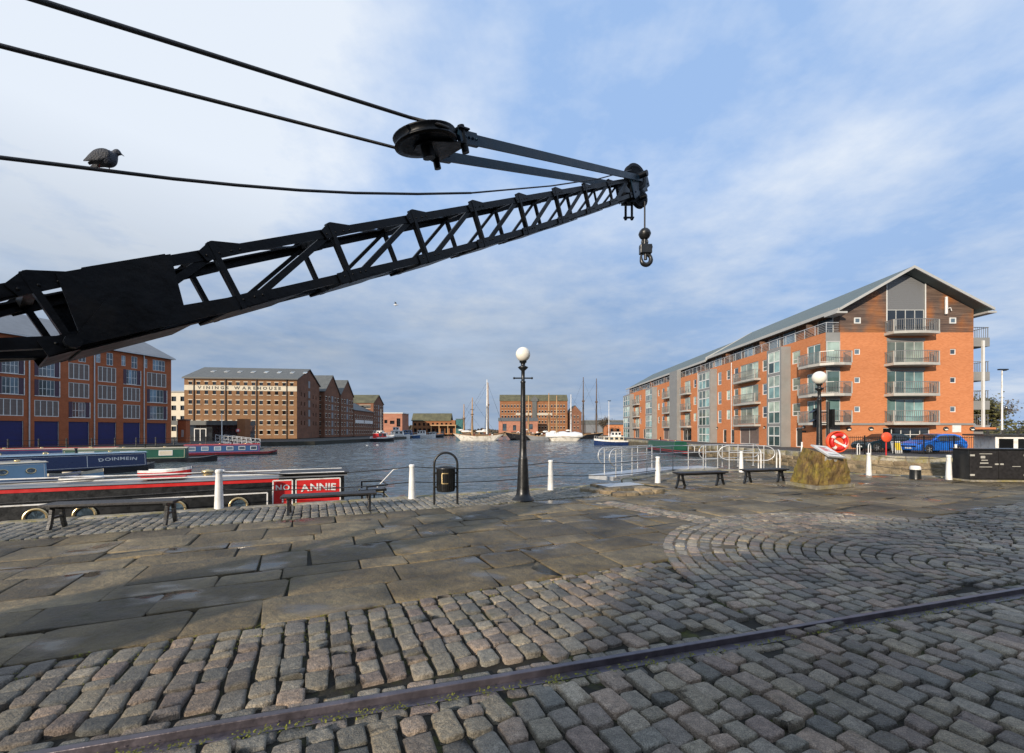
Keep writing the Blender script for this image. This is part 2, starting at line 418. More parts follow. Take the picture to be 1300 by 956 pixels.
M['sett'] = stone_mat('granite_setts', [(.10,.10,.09),(.31,.26,.18),(.155,.15,.128),(.33,.25,.185),(.115,.11,.093),(.235,.18,.145),(.20,.188,.155),(.36,.305,.225),(.14,.134,.115)], (.40,.72), 1.0, 46, moss=(.075,.07,.02), dscale=.5, fine=.8, bdist=.022)
M['sett_q'] = stone_mat('quay_setts', [(.16,.155,.13),(.24,.22,.175),(.20,.19,.165),(.28,.25,.20),(.13,.125,.105)], (.45,.75), 1.0, 46, moss=(.12,.115,.03), dscale=.8, fine=.6, bdist=.02)
M['slab'] = stone_mat('york_stone_slabs', [(.085,.066,.036),(.16,.122,.066),(.115,.088,.048),(.215,.168,.098),(.14,.107,.056),(.09,.072,.045),(.175,.14,.082)], (.48,.78), 1.0, 17, puddle=(1.15, .555), moss=(.045,.045,.018), fine=.6, bdist=.028, blot=.30)
M['soil'] = stone_mat('joint_dirt', [(.016,.014,.010),(.022,.019,.012)], (.8,.95), .8, 40, moss=(.085,.095,.010), dscale=2.0, mshift=.05)
M['qwall'] = stone_mat('quay_wall_stone', [(.16,.12,.07),(.27,.20,.12),(.10,.085,.055),(.33,.25,.15),(.19,.15,.09)], (.5,.85), 1.0, 14, moss=(.12,.11,.012), dscale=1.2, fine=.5, bdist=.05)
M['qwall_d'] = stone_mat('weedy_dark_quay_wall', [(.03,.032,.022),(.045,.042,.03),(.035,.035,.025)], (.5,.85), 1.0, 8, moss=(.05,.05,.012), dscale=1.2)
M['coping'] = stone_mat('coping_stone', [(.24,.22,.18),(.30,.27,.21),(.20,.185,.15)], (.5,.8), .6, 16, moss=(.20,.16,.015), mshift=.10, bdist=.02, fine=.5)
M['plinth'] = stone_mat('mossy_boulder', [(.17,.105,.04),(.20,.125,.045)], (.6,.9), 1.0, 9, moss=(.25,.205,.02), dscale=3.2, bdist=.06, mshift=.12)

def water_mat():
    m, nt, b = new_mat('dock_water'); L = nt.links
    tc = nd(nt, 'ShaderNodeTexCoord')
    mp = nd(nt, 'ShaderNodeMapping'); mp.inputs['Scale'].default_value = (.75, 1.05, 1); mp.inputs['Rotation'].default_value = (0,0,R(9)); L.new(tc.outputs['Object'], mp.inputs[0])
    n1 = nd(nt, 'ShaderNodeTexNoise', Scale=1.3, Detail=5.0, Roughness=.55, Distortion=.6); L.new(mp.outputs[0], n1.inputs['Vector'])
    n2 = nd(nt, 'ShaderNodeTexNoise', Scale=.12, Detail=3.0); L.new(mp.outputs[0], n2.inputs['Vector'])
    a = nd(nt, 'ShaderNodeMath', operation='MULTIPLY_ADD'); L.new(n2.outputs[0], a.inputs[0]); a.inputs[1].default_value = .9; L.new(n1.outputs[0], a.inputs[2])
    bp = nd(nt, 'ShaderNodeBump', Strength=1.0, Distance=.5); L.new(a.outputs[0], bp.inputs['Height']); L.new(bp.outputs[0], b.inputs['Normal'])
    b.inputs['Base Color'].default_value = (.060,.078,.086,1); b.inputs['Roughness'].default_value = .05; b.inputs['IOR'].default_value = 1.333
    return m
M['water'] = water_mat()
# ------------------------------------------------------------------ light, sky, camera
SUN_EL = R(17.5)
AZ = V((.53, .848, 0)).normalized()            # the way the sunlight travels over the ground
to_sun = V((-AZ.x*math.cos(SUN_EL), -AZ.y*math.cos(SUN_EL), math.sin(SUN_EL))).normalized()
ld = bpy.data.lights.new('sun', 'SUN'); ld.energy = 5.0; ld.angle = R(1.0); ld.color = (1.0, .87, .71)
lo = bpy.data.objects.new('sun', ld); COL.objects.link(lo)
lo.rotation_euler = (-to_sun).to_track_quat('-Z', 'Y').to_euler(); lo.location = (-30,-60,60)

def make_world():
    w = bpy.data.worlds.new('World'); SC.world = w; w.use_nodes = True
    nt = w.node_tree; L = nt.links; nt.nodes.clear()
    out = nd(nt, 'ShaderNodeOutputWorld'); bg = nd(nt, 'ShaderNodeBackground'); bg.inputs['Strength'].default_value = SKY_STRENGTH
    sky = nd(nt, 'ShaderNodeTexSky'); sky.sky_type = 'NISHITA'; sky.sun_disc = False
    sky.sun_elevation = SUN_EL; sky.sun_rotation = math.atan2(to_sun.x, to_sun.y)
    sky.air_density = 1.0; sky.dust_density = .6; sky.ozone_density = 2.0
    tc = nd(nt, 'ShaderNodeTexCoord'); sp = nd(nt, 'ShaderNodeSeparateXYZ'); L.new(tc.outputs['Generated'], sp.inputs[0])
    # clouds on a level layer: direction divided by its height
    zz = nd(nt, 'ShaderNodeMath', operation='MAXIMUM'); L.new(sp.outputs[2], zz.inputs[0]); zz.inputs[1].default_value = 0.0
    za = nd(nt, 'ShaderNodeMath', operation='ADD'); L.new(zz.outputs[0], za.inputs[0]); za.inputs[1].default_value = .16
    dv = nd(nt, 'ShaderNodeVectorMath', operation='DIVIDE'); L.new(tc.outputs['Generated'], dv.inputs[0])
    cb = nd(nt, 'ShaderNodeCombineXYZ'); [L.new(za.outputs[0], cb.inputs[i]) for i in range(3)]; L.new(cb.outputs[0], dv.inputs[1])
    mp = nd(nt, 'ShaderNodeMapping'); mp.inputs['Location'].default_value = CLOUD_OFF; mp.inputs['Scale'].default_value = (1, 1, 0); L.new(dv.outputs[0], mp.inputs[0])
    n1 = nd(nt, 'ShaderNodeTexNoise', Scale=.9, Detail=7.0, Roughness=.58, Distortion=.05); L.new(mp.outputs[0], n1.inputs['Vector'])
    n2 = nd(nt, 'ShaderNodeTexNoise', Scale=4.6, Detail=5.0, Roughness=.6, Distortion=.05); L.new(mp.outputs[0], n2.inputs['Vector'])
    a = nd(nt, 'ShaderNodeMath', operation='MULTIPLY_ADD'); L.new(n2.outputs[0], a.inputs[0]); a.inputs[1].default_value = .46; L.new(n1.outputs[0], a.inputs[2])
    def bank(px, py, deg, amt, acc):       # a cloud mass (or a clearing) around one direction of the sky
        d = V(((px-650)/FOC, 1, (HOR-py)/FOC)).normalized()
        dp = nd(nt, 'ShaderNodeVectorMath', operation='DOT_PRODUCT'); L.new(tc.outputs['Generated'], dp.inputs[0]); dp.inputs[1].default_value = d
        mr = nd(nt, 'ShaderNodeMapRange'); mr.interpolation_type = 'SMOOTHSTEP'; L.new(dp.outputs['Value'], mr.inputs[0]); mr.inputs[1].default_value = math.cos(R(deg)); mr.inputs[2].default_value = 1.0; mr.inputs[3].default_value = 0; mr.inputs[4].default_value = amt
        ad = nd(nt, 'ShaderNodeMath', operation='ADD'); L.new(acc.outputs[0], ad.inputs[0]); L.new(mr.outputs[0], ad.inputs[1]); return ad
    for q in ((265,110,20,.30), (60,200,22,.13), (1290,60,24,.03), (980,260,30,-.08), (760,60,26,-.10), (540,60,12,.12)): a = bank(*q, a)
    f = ramp(nt, a.outputs[0], [(.56, 0.0), (.72, .40), (.94, 1.0)]).outputs[0]
    # thin veil everywhere and grey undersides low down
    lowf = ramp(nt, sp.outputs[2], [(.0, .95), (.18, .85), (.46, 0.0)]).outputs[0]
    n3 = nd(nt, 'ShaderNodeTexNoise', Scale=1.0, Detail=6.0, Roughness=.6)
    m3 = nd(nt, 'ShaderNodeMapping'); m3.inputs['Location'].default_value = (2.3,.4,0); m3.inputs['Scale'].default_value = (1.6, 1.6, 7.0); L.new(tc.outputs['Generated'], m3.inputs[0]); L.new(m3.outputs[0], n3.inputs['Vector'])
    g = mix(nt, ramp(nt, n3.outputs[0], [(.38, 0.0), (.62, 1.0)]).outputs[0], GREY_A, GREY_B)
    base = mix(nt, VEIL, sky.outputs[0], BLUE)
    c = mix(nt, f, base, WHITE)
    xr = ramp(nt, sp.outputs[0], [(.0, 1.0), (.12, .95), (.55, .35)]).outputs[0]; lowf = mix(nt, 1.0, lowf, xr, 'MULTIPLY')
    lf = mix(nt, 1.0, lowf, ramp(nt, n3.outputs[0], [(.25, .55), (.6, 1.0)]).outputs[0], 'MULTIPLY')
    c = mix(nt, lf, c, g)
    L.new(c, bg.inputs['Color']); L.new(bg.outputs[0], out.inputs[0])
SKY_STRENGTH = .1
CLOUD_OFF = (1.7, .3, 0)
BLUE = (3.6, 5.45, 8.8); WHITE = (8.0, 8.7, 9.7); GREY_A = (1.8, 2.5, 3.5); GREY_B = (4.1, 5.1, 6.6); VEIL = .95
make_world()

cd = bpy.data.cameras.new('camera'); cam = bpy.data.objects.new('camera', cd); COL.objects.link(cam)
cam.location = (0, 0, EYE); cam.rotation_euler = (R(90), 0, 0)
cd.sensor_width = 36; cd.lens = 36*FOC/1300; cd.shift_y = (HOR-478)/1300; cd.clip_start = .05; cd.clip_end = 8000
SC.camera = cam
SC.render.resolution_x = 1024; SC.render.resolution_y = 753
SC.view_settings.view_transform = 'Standard'; SC.view_settings.look = 'None'; SC.view_settings.gamma = 1; SC.view_settings.exposure = 0
SC.view_settings.use_curve_mapping = False

# ------------------------------------------------------------------ ground, water
TA = R(24.5); A2 = V((math.cos(TA), math.sin(TA), 0)); B2 = V((-math.sin(TA), math.cos(TA), 0))
def AB(a, b, z=0): return A2*a + B2*b + V((0,0,z))
def toAB(p): return p.dot(A2), p.dot(B2)
WATER = -1.2
EDGE = 11.4
def inside(p, poly):
    c = False; n = len(poly)
    for i in range(n):
        x0, y0 = poly[i][:2]; x1, y1 = poly[(i+1) % n][:2]
        if (y0 > p[1]) != (y1 > p[1]) and p[0] < (x1-x0)*(p[1]-y0)/(y1-y0) + x0: c = not c
    return c
e0, e1 = AB(-70, EDGE), AB(9.2, EDGE)
QUAY = [(-62,-70), (e0.x, e0.y), (e1.x, e1.y), (3.9,15.5), (7.0,18.5), (9.2,19.35), (10.3,18.95), (13.7,17.5), (17.2,15.9), (26,11.2), (80,-18), (80,-70)]
def slab_land(name, poly, z, mats, zb=-4):
    mb = MB(); n = len(poly)
    top = [(x, y, z) for x, y in poly]; bot = [(x, y, zb) for x, y in poly]
    ar = sum(poly[i][0]*poly[(i+1)%n][1] - poly[(i+1)%n][0]*poly[i][1] for i in range(n))
    idx = list(range(n)) if ar > 0 else list(reversed(range(n)))
    mb.add(top, [idx], 0)
    for i in range(n):
        j = (i+1) % n; q = [top[i], top[j], bot[j], bot[i]]
        if ar > 0: q.reverse()
        mb.add(q, [(0,1,2,3)], 1)
    return tag(mb.build(name, mats), kind='structure')
slab_land('quay', QUAY, -.040, [M['soil'], M['qwall']])
RB = [(23.8,112), (22.5,60), (22.4,46), (23.0,31), (28,25.2), (45,15.5), (100,-16), (900,-300), (900,112)]
slab_land('far_bank', RB, 0, [M['tar'], M['qwall']])
LB = [(-95,-90), (-52,52), (-47,72), (-47,82), (-40,88), (-37.5,130), (-40,190), (-46,262), (-900,262), (-900,-90)]
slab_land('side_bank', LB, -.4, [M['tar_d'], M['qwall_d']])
slab_land('end_bank', [(-900,262.2), (-46,262.2), (-20,268), (38,268), (40,180), (23.9,112.2), (900,112.2), (900,320), (-900,320)], -.3, [M['tar'], M['qwall']])
mb = MB(); mb.add([(-4000,320.2,-.45), (4000,320.2,-.45), (4000,6000,-.45), (-4000,6000,-.45)], [(0,1,2,3)])
tag(mb.build('ground', M['grass']), kind='structure')
from mathutils import noise
mb = MB(); mb.add([(-900,-300,WATER-.14), (900,-300,WATER-.14), (900,319,WATER-.14), (-900,319,WATER-.14)], [(0,1,2,3)])
ys = [-30.0]                                # wind ripples modelled on the open water, finer towards the quay
while ys[-1] < 262:
    y = ys[-1]; ys.append(y + (1.0 if y < 6 else max(.11, .0042*(y+8))))
xs = [-75 + .27*i for i in range(int(112/.27))]
def wave(x, y):
    gust = .55 + .45*noise.noise((x*.035, y*.05, 3.1))
    z = .070*noise.noise((x*.42 + y*.09, y*.70, 0.0))
    if y < 130: z += .045*noise.noise((x*1.05 + y*.2, y*1.75, 5.2))*max(0, 1 - y/130)
    if y < 45: z += .020*noise.noise((x*2.4, y*3.9, 9.4))*max(0, 1 - y/45)
    return WATER + z*(.6 + 1.25*gust)
nx_ = len(xs); vs = [(x, y, wave(x, y) if y > 4 else WATER) for y in ys for x in xs]
mb.add(vs, [(j*nx_+i, j*nx_+i+1, (j+1)*nx_+i+1, (j+1)*nx_+i) for j in range(len(ys)-1) for i in range(nx_-1)], 0, True)
tag(mb.build('water', M['water']), kind='structure')
mb = MB(); mb.add([(-400,-400,-.5), (400,-400,-.5), (400,-70.1,-.5), (-400,-70.1,-.5)], [(0,1,2,3)])
tag(mb.build('ground', M['tar']), kind='structure')

rnd = random.Random(3)
def block(mb, C, U, lu, lv, top, h=.07, rb=.02, chamf=.22, dome=.006, jit=.006, m=0, tilt=.0):
    """one paving block: cut corners, worn edge, slightly domed top"""
    W = V((-U.y, U.x, 0)); k = chamf*min(lu, lv)/2
    x, y = lu/2, lv/2
    o8 = [(-x+k,-y), (x-k,-y), (x,-y+k), (x,y-k), (x-k,y), (-x+k,y), (-x,y-k), (-x,-y+k)]
    o8 = [(p[0]+rnd.uniform(-jit,jit), p[1]+rnd.uniform(-jit,jit)) for p in o8]
    tx, ty = rnd.uniform(-tilt,tilt), rnd.uniform(-tilt,tilt)
    def ring(inset, z):
        sx = max(.2, (x-inset)/x); sy = max(.2, (y-inset)/y)
        return [C + U*(p[0]*sx) + W*(p[1]*sy) + V((0,0, z + tx*p[0] + ty*p[1])) for p in o8]
    rs = [ring(0, top-h), ring(0, top-rb), ring(rb*.45, top-rb*.35), ring(rb*1.5, top+rnd.uniform(-.0015,.0015)), ring(min(x,y)*.62, top+dome)]
    vs = [p for r in rs for p in r]; fs = []
    for i in range(len(rs)-1):
        for j in range(8): fs.append((i*8+j, i*8+(j+1)%8, (i+1)*8+(j+1)%8, (i+1)*8+j))
    n = (len(rs)-1)*8; fs.append(tuple(range(n, n+8)))
    mb.add(vs, fs, m, True)

# rail set into the cobbles
RP0, RP1 = V((-.32, 2.93, 0)), V((5.525, 4.675, 0)); RD = (RP1-RP0).normalized(); RN = V((-RD.y, RD.x, 0))
def rail_dist(p): return (V((p.x, p.y, 0)) - RP0).dot(RN)
AC, BC, RAD, CW, B0 = 7.5, 2.27, 3.9, .168, 4.38
sett = MB()
def sett_ok(p): return -11 < p.x < 19 and p.y > -1.2 and not (-.215 < rail_dist(p) < .165)
def course(a, b0, b1):
    b = b0 + rnd.uniform(0, .08)
    while b < b1 - .05:
        l = rnd.choice([.12,.15,.17,.20,.22,.25]) * rnd.uniform(.92, 1.08)
        if b + l > b1 - .03: l = b1 - b
        if l < .06: break
        p = AB(a + rnd.uniform(-.006,.006), b + l/2)
        if sett_ok(p):
            th = TA + math.pi/2 + rnd.gauss(0, .025)
            block(sett, p, V((math.cos(th), math.sin(th), 0)), l-rnd.uniform(.015,.028), CW-rnd.uniform(.016,.030), rnd.uniform(-.013,.008), rb=.010, chamf=rnd.uniform(.08,.34), dome=.001, jit=.010, tilt=.05)
        b += l
n = 0
while True:
    r = (n+.5)*CW
    if r > 18: break
    for sgn in (-1, 1):
        if r < RAD:
            course(AC + sgn*r, -3.2, BC); bs = BC + math.sqrt(max(0, RAD**2 - r**2)) + .03
            if bs < B0 - .1: course(AC + sgn*r, bs, B0)
        elif AC + sgn*r < 19: course(AC + sgn*r, -3.2, B0)
    n += 1
for n in range(int(RAD/CW)):
    r = (n+.5)*CW; t = 0.0
    while t < math.pi - .02:
        l = rnd.choice([.14,.17,.20,.22,.25]); dt = min(l/r, math.pi-t)
        if dt*r < .07: break
        tm = t + dt/2; p = AB(AC + math.cos(tm)*r, BC + math.sin(tm)*r)
        d = (-A2*math.sin(tm) + B2*math.cos(tm))
        block(sett, p, d.normalized(), dt*r-rnd.uniform(.018,.034), CW-rnd.uniform(.018,.034), rnd.uniform(-.008,.010), rb=.010, chamf=rnd.uniform(.12,.28), dome=.003, jit=.008, tilt=.035)
        t += dt
# slim fillets of small stones packed against the rail
s_ = -14.0
while s_ < 16:
    l = rnd.uniform(.12,.24)
    for off in (-.165, .092):
        p = RP0 + RD*s_ + RN*off
        if -11 < p.x < 14 and p.y > -1.2: block(sett, p, RD, l-.02, .085 if off < 0 else .095, rnd.uniform(-.028,-.012), rb=.012, chamf=.25, dome=.001, jit=.008, tilt=.02)
    s_ += l
# narrow band of setts running from the arch towards the quay steps
q0, q1 = G(934, 667), G(772, 638); bd = (q1-q0).normalized(); bn = V((-bd.y, bd.x, 0))
for k in range(4):
    s_ = 0
    while s_ < (q1-q0).length:
        l = rnd.uniform(.14,.22)
        block(sett, q0 + bd*(s_+l/2) + bn*((k-1.5)*.15), bd, l-.02, .13, rnd.uniform(.0,.010), rb=.014, chamf=.2, dome=.003, jit=.008)
        s_ += l
tag(sett.build('cobbles', M['sett']), kind='structure')

qs = MB()
a = -16.0
while a < 9.0:
    b = 9.42 + rnd.uniform(0,.05)
    while b < 11.08:
        l = min(rnd.uniform(.17,.29), 11.12-b)
        if l < .06: break
        block(qs, AB(a, b+l/2), (B2 + A2*rnd.gauss(0,.02)).normalized(), l-.02, .145, rnd.uniform(-.008,.006), rb=.014, chamf=.2, dome=.003, jit=.008, tilt=.03)
        b += l
    a += .165
tag(qs.build('quayside_cobbles', M['sett_q']), kind='structure')

slab = MB(); cop = MB()
def slab_ok(a, b, l, w):
    for da in (-.5,.5):
        for db in (-.5,.5):
            if not inside(AB(a+da*l, b+db*w), QUAY): return False
    if math.hypot(a-AC, b-BC) < RAD - .55 and b > BC: return False
    return True
b = B0 + .012; row = 0
while b < 15.5:
    w = rnd.choice([.42,.5,.56,.64,.72,.82]) if b < 9.3 else .6
    if b < 9.40 and b + w > 8.9: w = 9.40 - b
    a = -22 + rnd.uniform(0, 1)
    while a < 40:
        l = rnd.uniform(.5, 1.25) if a < 6 else rnd.uniform(.5, 1.1)
        strip = b > 9.3 and a - .1 < 9.0
        if not strip and slab_ok(a+l/2, b+w/2, l, w):
            th = TA + rnd.gauss(0, .012)
            block(slab, AB(a+l/2, b+w/2), V((math.cos(th), math.sin(th), 0)), l-rnd.uniform(.008,.028), w-rnd.uniform(.008,.026), rnd.uniform(-.018,-.004), rb=.008, chamf=rnd.uniform(.03,.2), dome=-.003, jit=.018, tilt=.012)
        a += l
    b += w; row += 1
tag(slab.build('pavement', M['slab']), kind='structure')
a = -30.0
while a < 9.0:
    l = rnd.uniform(.9,1.5)
    block(cop, AB(a+l/2, EDGE-.12), A2, l-.015, .30, rnd.uniform(.0,.012), h=.35, rb=.03, chamf=.2, jit=.012)
    a += l
for i in range(2, len(QUAY)-3):
    p, q = V((*QUAY[i], 0)), V((*QUAY[i+1], 0)); d = (q-p); L_ = d.length; d.normalize(); nn = V((d.y, -d.x, 0)); s_ = 0
    while s_ < L_ - .1:
        l = min(rnd.uniform(.8,1.3), L_-s_)
        block(cop, p + d*(s_+l/2) + nn*.19, d, l-.015, .36, rnd.uniform(.0,.012), h=.4, rb=.03, chamf=.2, jit=.012)
        s_ += l
for i in range(0, 5):
    p, q = V((*RB[i], 0)), V((*RB[i+1], 0)); d = (q-p); L_ = d.length; d.normalize(); nn = V((-d.y, d.x, 0)); s_ = 0
    while s_ < L_ - .1:
        l = min(rnd.uniform(1.0,1.8), L_-s_)
        block(cop, p + d*(s_+l/2) + nn*.22, d, l-.02, .5, .05, h=.4, rb=.04, chamf=.2, jit=.012)
        s_ += l
wl = MB()                                   # rough masonry facing of the lock opposite
for i in range(1, 6):
    p, q = V((*RB[i], 0)), V((*RB[i+1], 0)); d = (q-p); L_ = min(d.length, 30); d.normalize(); no_ = V((d.y, -d.x, 0))
    if no_.dot(V((0,0,0)) - p) < 0: no_ = -no_
    z = -1.5
    while z < -.38:
        h_ = rnd.uniform(.22,.36); s_ = 0
        while s_ < L_:
            l = rnd.uniform(.35,.95); g_ = .018; t0 = rnd.uniform(.03,.12)
            o = p + d*s_ - no_*.05 + V((0,0,z)); a8 = [o + d*(g_+rnd.uniform(0,.03)) + V((0,0,g_)), o + d*(l-g_-rnd.uniform(0,.03)) + V((0,0,g_)), o + d*(l-g_) + V((0,0,h_-g_-rnd.uniform(0,.03))), o + d*g_ + V((0,0,h_-g_-rnd.uniform(0,.03)))]
            c8 = sum(a8, V((0,0,0)))/4; f8 = [c8 + (v_-c8)*.86 + no_*(t0+rnd.uniform(-.02,.03)) for v_ in a8]; m8 = [v_ + no_*(t0*.7) for v_ in a8]
            wl.add(a8 + m8 + f8 + [c8 + no_*(t0+.03)], [(k, (k+1)%4, 4+(k+1)%4, 4+k) for k in range(4)] + [(4+k, 4+(k+1)%4, 8+(k+1)%4, 8+k) for k in range(4)] + [(8+k, 8+(k+1)%4, 12) for k in range(4)])
            s_ += l
        z += h_
tag(wl.build('quay_wall', M['qwall']), kind='structure')
tag(cop.build('coping', M['coping']), kind='structure')

# raised landing with rough kerb stones and a metal plate
ld_ = MB()
for k, (x, y) in enumerate([(745,623.5),(757,624.5),(771,626.5),(786,628.5),(801,628),(818,626.5),(835,624.5)]):
    p = G(x, y); block(ld_, p, (A2 if k > 3 else (A2*.9-B2*.2)).normalized(), .38, .26, .085+rnd.uniform(-.02,.02), h=.2, rb=.03, chamf=.3, jit=.035)
for x0, x1, y in ((758,806,617.5), (768,822,621.5)):
    for k in range(3):
        p = G(x0+(x1-x0)*(k+.5)/3, y); block(ld_, p, A2, .62, .55, .075, h=.2, rb=.02, chamf=.1)
tag(ld_.build('landing', M['qwall']), kind='structure')
pl = MB(); c = G(787, 619); pl.frame_box(c - A2*.65 - B2*.32 + V((0,0,.084)), A2*1.3, B2*.64, (0,0,.012))
tag(pl.build('cover_plate', M['galv']), 'grey metal cover plate lying on the raised kerbed landing', 'cover plate')

rl = MB(); p, q = RP0 - RD*9, RP1 + RD*9
rl.frame_box(p - RN*.022 - V((0,0,.06)), q-p, RN*.044, (0,0,.070))
rl.frame_box(p - RN*.10 - V((0,0,.06)), q-p, RN*.0775, (0,0,.024))
tag(rl.build('rail', M['iron'], bevel=.006), 'narrow rusty steel rail set into the cobbles in the foreground', 'rail')

ms = MB(); r_ = random.Random(11)              # moss and small weeds in the joints
def tuft(p, n, s_):
    for k in range(n):
        q = p + V((r_.gauss(0,.022), r_.gauss(0,.022), -.014)); a_ = r_.uniform(0, 6.28); u = V((math.cos(a_), math.sin(a_), r_.uniform(.1,.7)))*s_*r_.uniform(.5,1.3); w = V((-math.sin(a_), math.cos(a_), r_.uniform(-.2,.2)))*s_*.4
        ms.add([q-w, q+w, q+u+w*.3, q+u-w*.3], [(0,1,2,3)])
for k in range(900): tuft(AB(r_.uniform(-7, 7), B0 - abs(r_.gauss(0,.22)) + .03), r_.randrange(3,8), .012)
for k in range(700): tuft(AB(r_.uniform(-16, 9), EDGE - .30 + r_.gauss(0,.10)), r_.randrange(4,9), .020)
for k in range(500): tuft(AB(r_.uniform(-16, 9), 9.40 + r_.gauss(0,.05)), r_.randrange(3,8), .014)
for k in range(900):
    t = r_.uniform(0, math.pi); rr_ = CW*r_.randrange(3, int(RAD/CW)+1); tuft(AB(AC + math.cos(t)*rr_, BC + math.sin(t)*rr_), r_.randrange(2,6), .011)
for k in range(500): tuft(RP0 + RD*r_.uniform(-6,8) - RN*(.11+r_.uniform(0,.02)), r_.randrange(3,8), .014)
M['moss'] = mat('yellow_green_moss', (.16,.16,.02), .9, var=.35, scale=4, isl=.4)
tag(ms.build('moss', M['moss']), 'yellow green moss and small weeds growing in the paving joints', 'moss', kind='stuff')
# ------------------------------------------------------------------ windows shared by all buildings
_wm = {}
def win_mesh(w, h, nx, nz, fr, fmat, sill, tz=None):
    key = ('w', round(w,3), round(h,3), nx, nz, fr, fmat, sill, tz)
    if key not in _wm:
        mb = MB(); y0, y1 = -.025, .05
        mb.box(0, fr, y0, y1, 0, h); mb.box(w-fr, w, y0, y1, 0, h)
        mb.box(fr, w-fr, y0, y1, 0, fr); mb.box(fr, w-fr, y0, y1, h-fr, h)
        for i in range(1, nx): mb.box(w*i/nx-fr*.4, w*i/nx+fr*.4, y0+.004, y1-.004, fr, h-fr)
        zs = [h*j/nz for j in range(1, nz)] if tz is None else [h*tz]
        for z in zs: mb.box(fr, w-fr, y0+.008, y1-.008, z-fr*.4, z+fr*.4)
        if sill: mb.box(-.06, w+.06, -sill, y0-.003, -.10, -.004, 1)
        _wm[key] = mb.mesh('window', [M[fmat], M['stone'] if sill else M[fmat]])
        pb = MB()
        for i in range(nx): pb.box(fr if i == 0 else w*i/nx, w*(i+1)/nx - (fr if i == nx-1 else .002), .012, .03, fr, h-fr)
        _wm[key+('p',)] = pb
    return _wm[key], _wm[key+('p',)]
def window(parent, O, U, u0, u1, v0, v1, rec=.1, nx=1, nz=1, fr=.06, fmat='wframe', pane='glass_d', sill=0, tz=None, sub=True, name='window'):
    O, U = V(O), V(U).normalized(); N = U.cross(V((0,0,1)))
    me, pb = win_mesh(u1-u0, v1-v0, nx, nz, fr, fmat, sill, tz)
    o = inst(name, me, parent, O + U*u0 + V((0,0,v0)) - N*rec, math.atan2(U.y, U.x))
    key = ('pm', id(pb), pane)
    if key not in _wm: _wm[key] = pb.mesh('pane', [M[pane]])
    c = bpy.data.objects.new('pane', _wm[key]); COL.objects.link(c); c.parent = o
    return o
_sw = {}
def small_window(parent, O, U, u0, u1, v0, v1, rec=.12, pane='glass_d', sillm='stone', bars='wframe'):
    """far window of a few pixels: glass, bars, sill and lintel in one mesh"""
    O, U = V(O), V(U).normalized(); N = U.cross(V((0,0,1))); w, h = u1-u0, v1-v0
    key = (round(w,3), round(h,3), pane, sillm, rec, bars)
    if key not in _sw:
        mb = MB(); mb.box(0, w, .0, .05, 0, h)
        if bars:
            mb.box(w/2-.03, w/2+.03, -.03, -.003, 0, h, 2); mb.box(0, w/2-.031, -.03, -.003, h*.5-.03, h*.5+.03, 2); mb.box(w/2+.031, w, -.03, -.003, h*.5-.03, h*.5+.03, 2)
        if sillm:
            mb.box(-.12, w+.12, -rec-.08, -.002, -.18, -.002, 1); mb.box(-.14, w+.14, -rec-.05, -rec-.004, h+.002, h+.22, 1)
        _sw[key] = mb.mesh('window', [M[pane], M[sillm or 'stone'], M[bars or 'wframe']])
    return inst('window', _sw[key], parent, O + U*u0 + V((0,0,v0)) - N*rec, math.atan2(U.y, U.x))

def roof_gable(mb, A, B, C, D, rise, over=.4, t=.18, m=0, asym=.5):
    """pitched roof over the corners A->B (ridge direction) and D->C, all at eaves height"""
    A, B, C, D = V(A), V(B), V(C), V(D)
    r = (B-A).normalized(); s_ = (D-A).normalized(); Z = V((0,0,1))
    wv = (D-A).length; k = rise/(wv*asym); k2 = rise/(wv*(1-asym))
    a, b = A - r*over - s_*over - Z*over*k, B + r*over - s_*over - Z*over*k
    e, f = A - r*over + s_*wv*asym + Z*rise, B + r*over + s_*wv*asym + Z*rise
    d, c = D - r*over + s_*over - Z*over*k2, C + r*over + s_*over - Z*over*k2
    mb.prism([a, b, f, e], Z*t, m); mb.prism([e, f, c, d], Z*t, m)
    return mb

def balcony(parent, O, U, u0, u1, z, proj, bow=.22, mdeck='deck', side0=True, rh=1.05):
    O, U = V(O), V(U).normalized(); Z = V((0,0,1)); N = U.cross(Z)
    K = 8; pts = []
    for i in range(K+1):
        t = i/K; pts.append(O + U*(u0 + (u1-u0)*t) + N*(proj*(1-bow) + proj*bow*math.sin(math.pi*t)) + Z*z)
    mb = MB(); mb.prism([O + U*u0 + N*.004 + Z*z] + pts + [O + U*u1 + N*.004 + Z*z], Z*.24)
    dk = mb.build('balcony', M[mdeck], parent)
    rb = MB(); line = [O + U*u0 + N*.03 + Z*z] + [p - N*.06 for p in pts] + [O + U*u1 + N*.03 + Z*z]
    line[1] += U*.05; line[-2] -= U*.05; line[0] += U*.05; line[-1] -= U*.05
    up = [p + Z*(.24+rh) for p in line]
    for i in range(len(up)-1):
        rb.beam(up[i], up[i+1], .06, .05); a, b_ = line[i] + Z*.33, line[i+1] + Z*.33
        rb.beam(a, b_, .03, .03)
        L_ = (b_-a).length; k = max(1, int(L_/.14))
        for j in range(k):
            q = a.lerp(b_, (j+.5)/k); rb.beam(q, q + Z*(rh-.12), .03, .03, up=U)
    for i in (1, len(line)-2): rb.beam(line[i] + Z*.24, line[i] + Z*(.25+rh), .08, .08, up=U, m=1)
    rb.build('railing', [M['rail'], M['deck']], dk)
    return dk

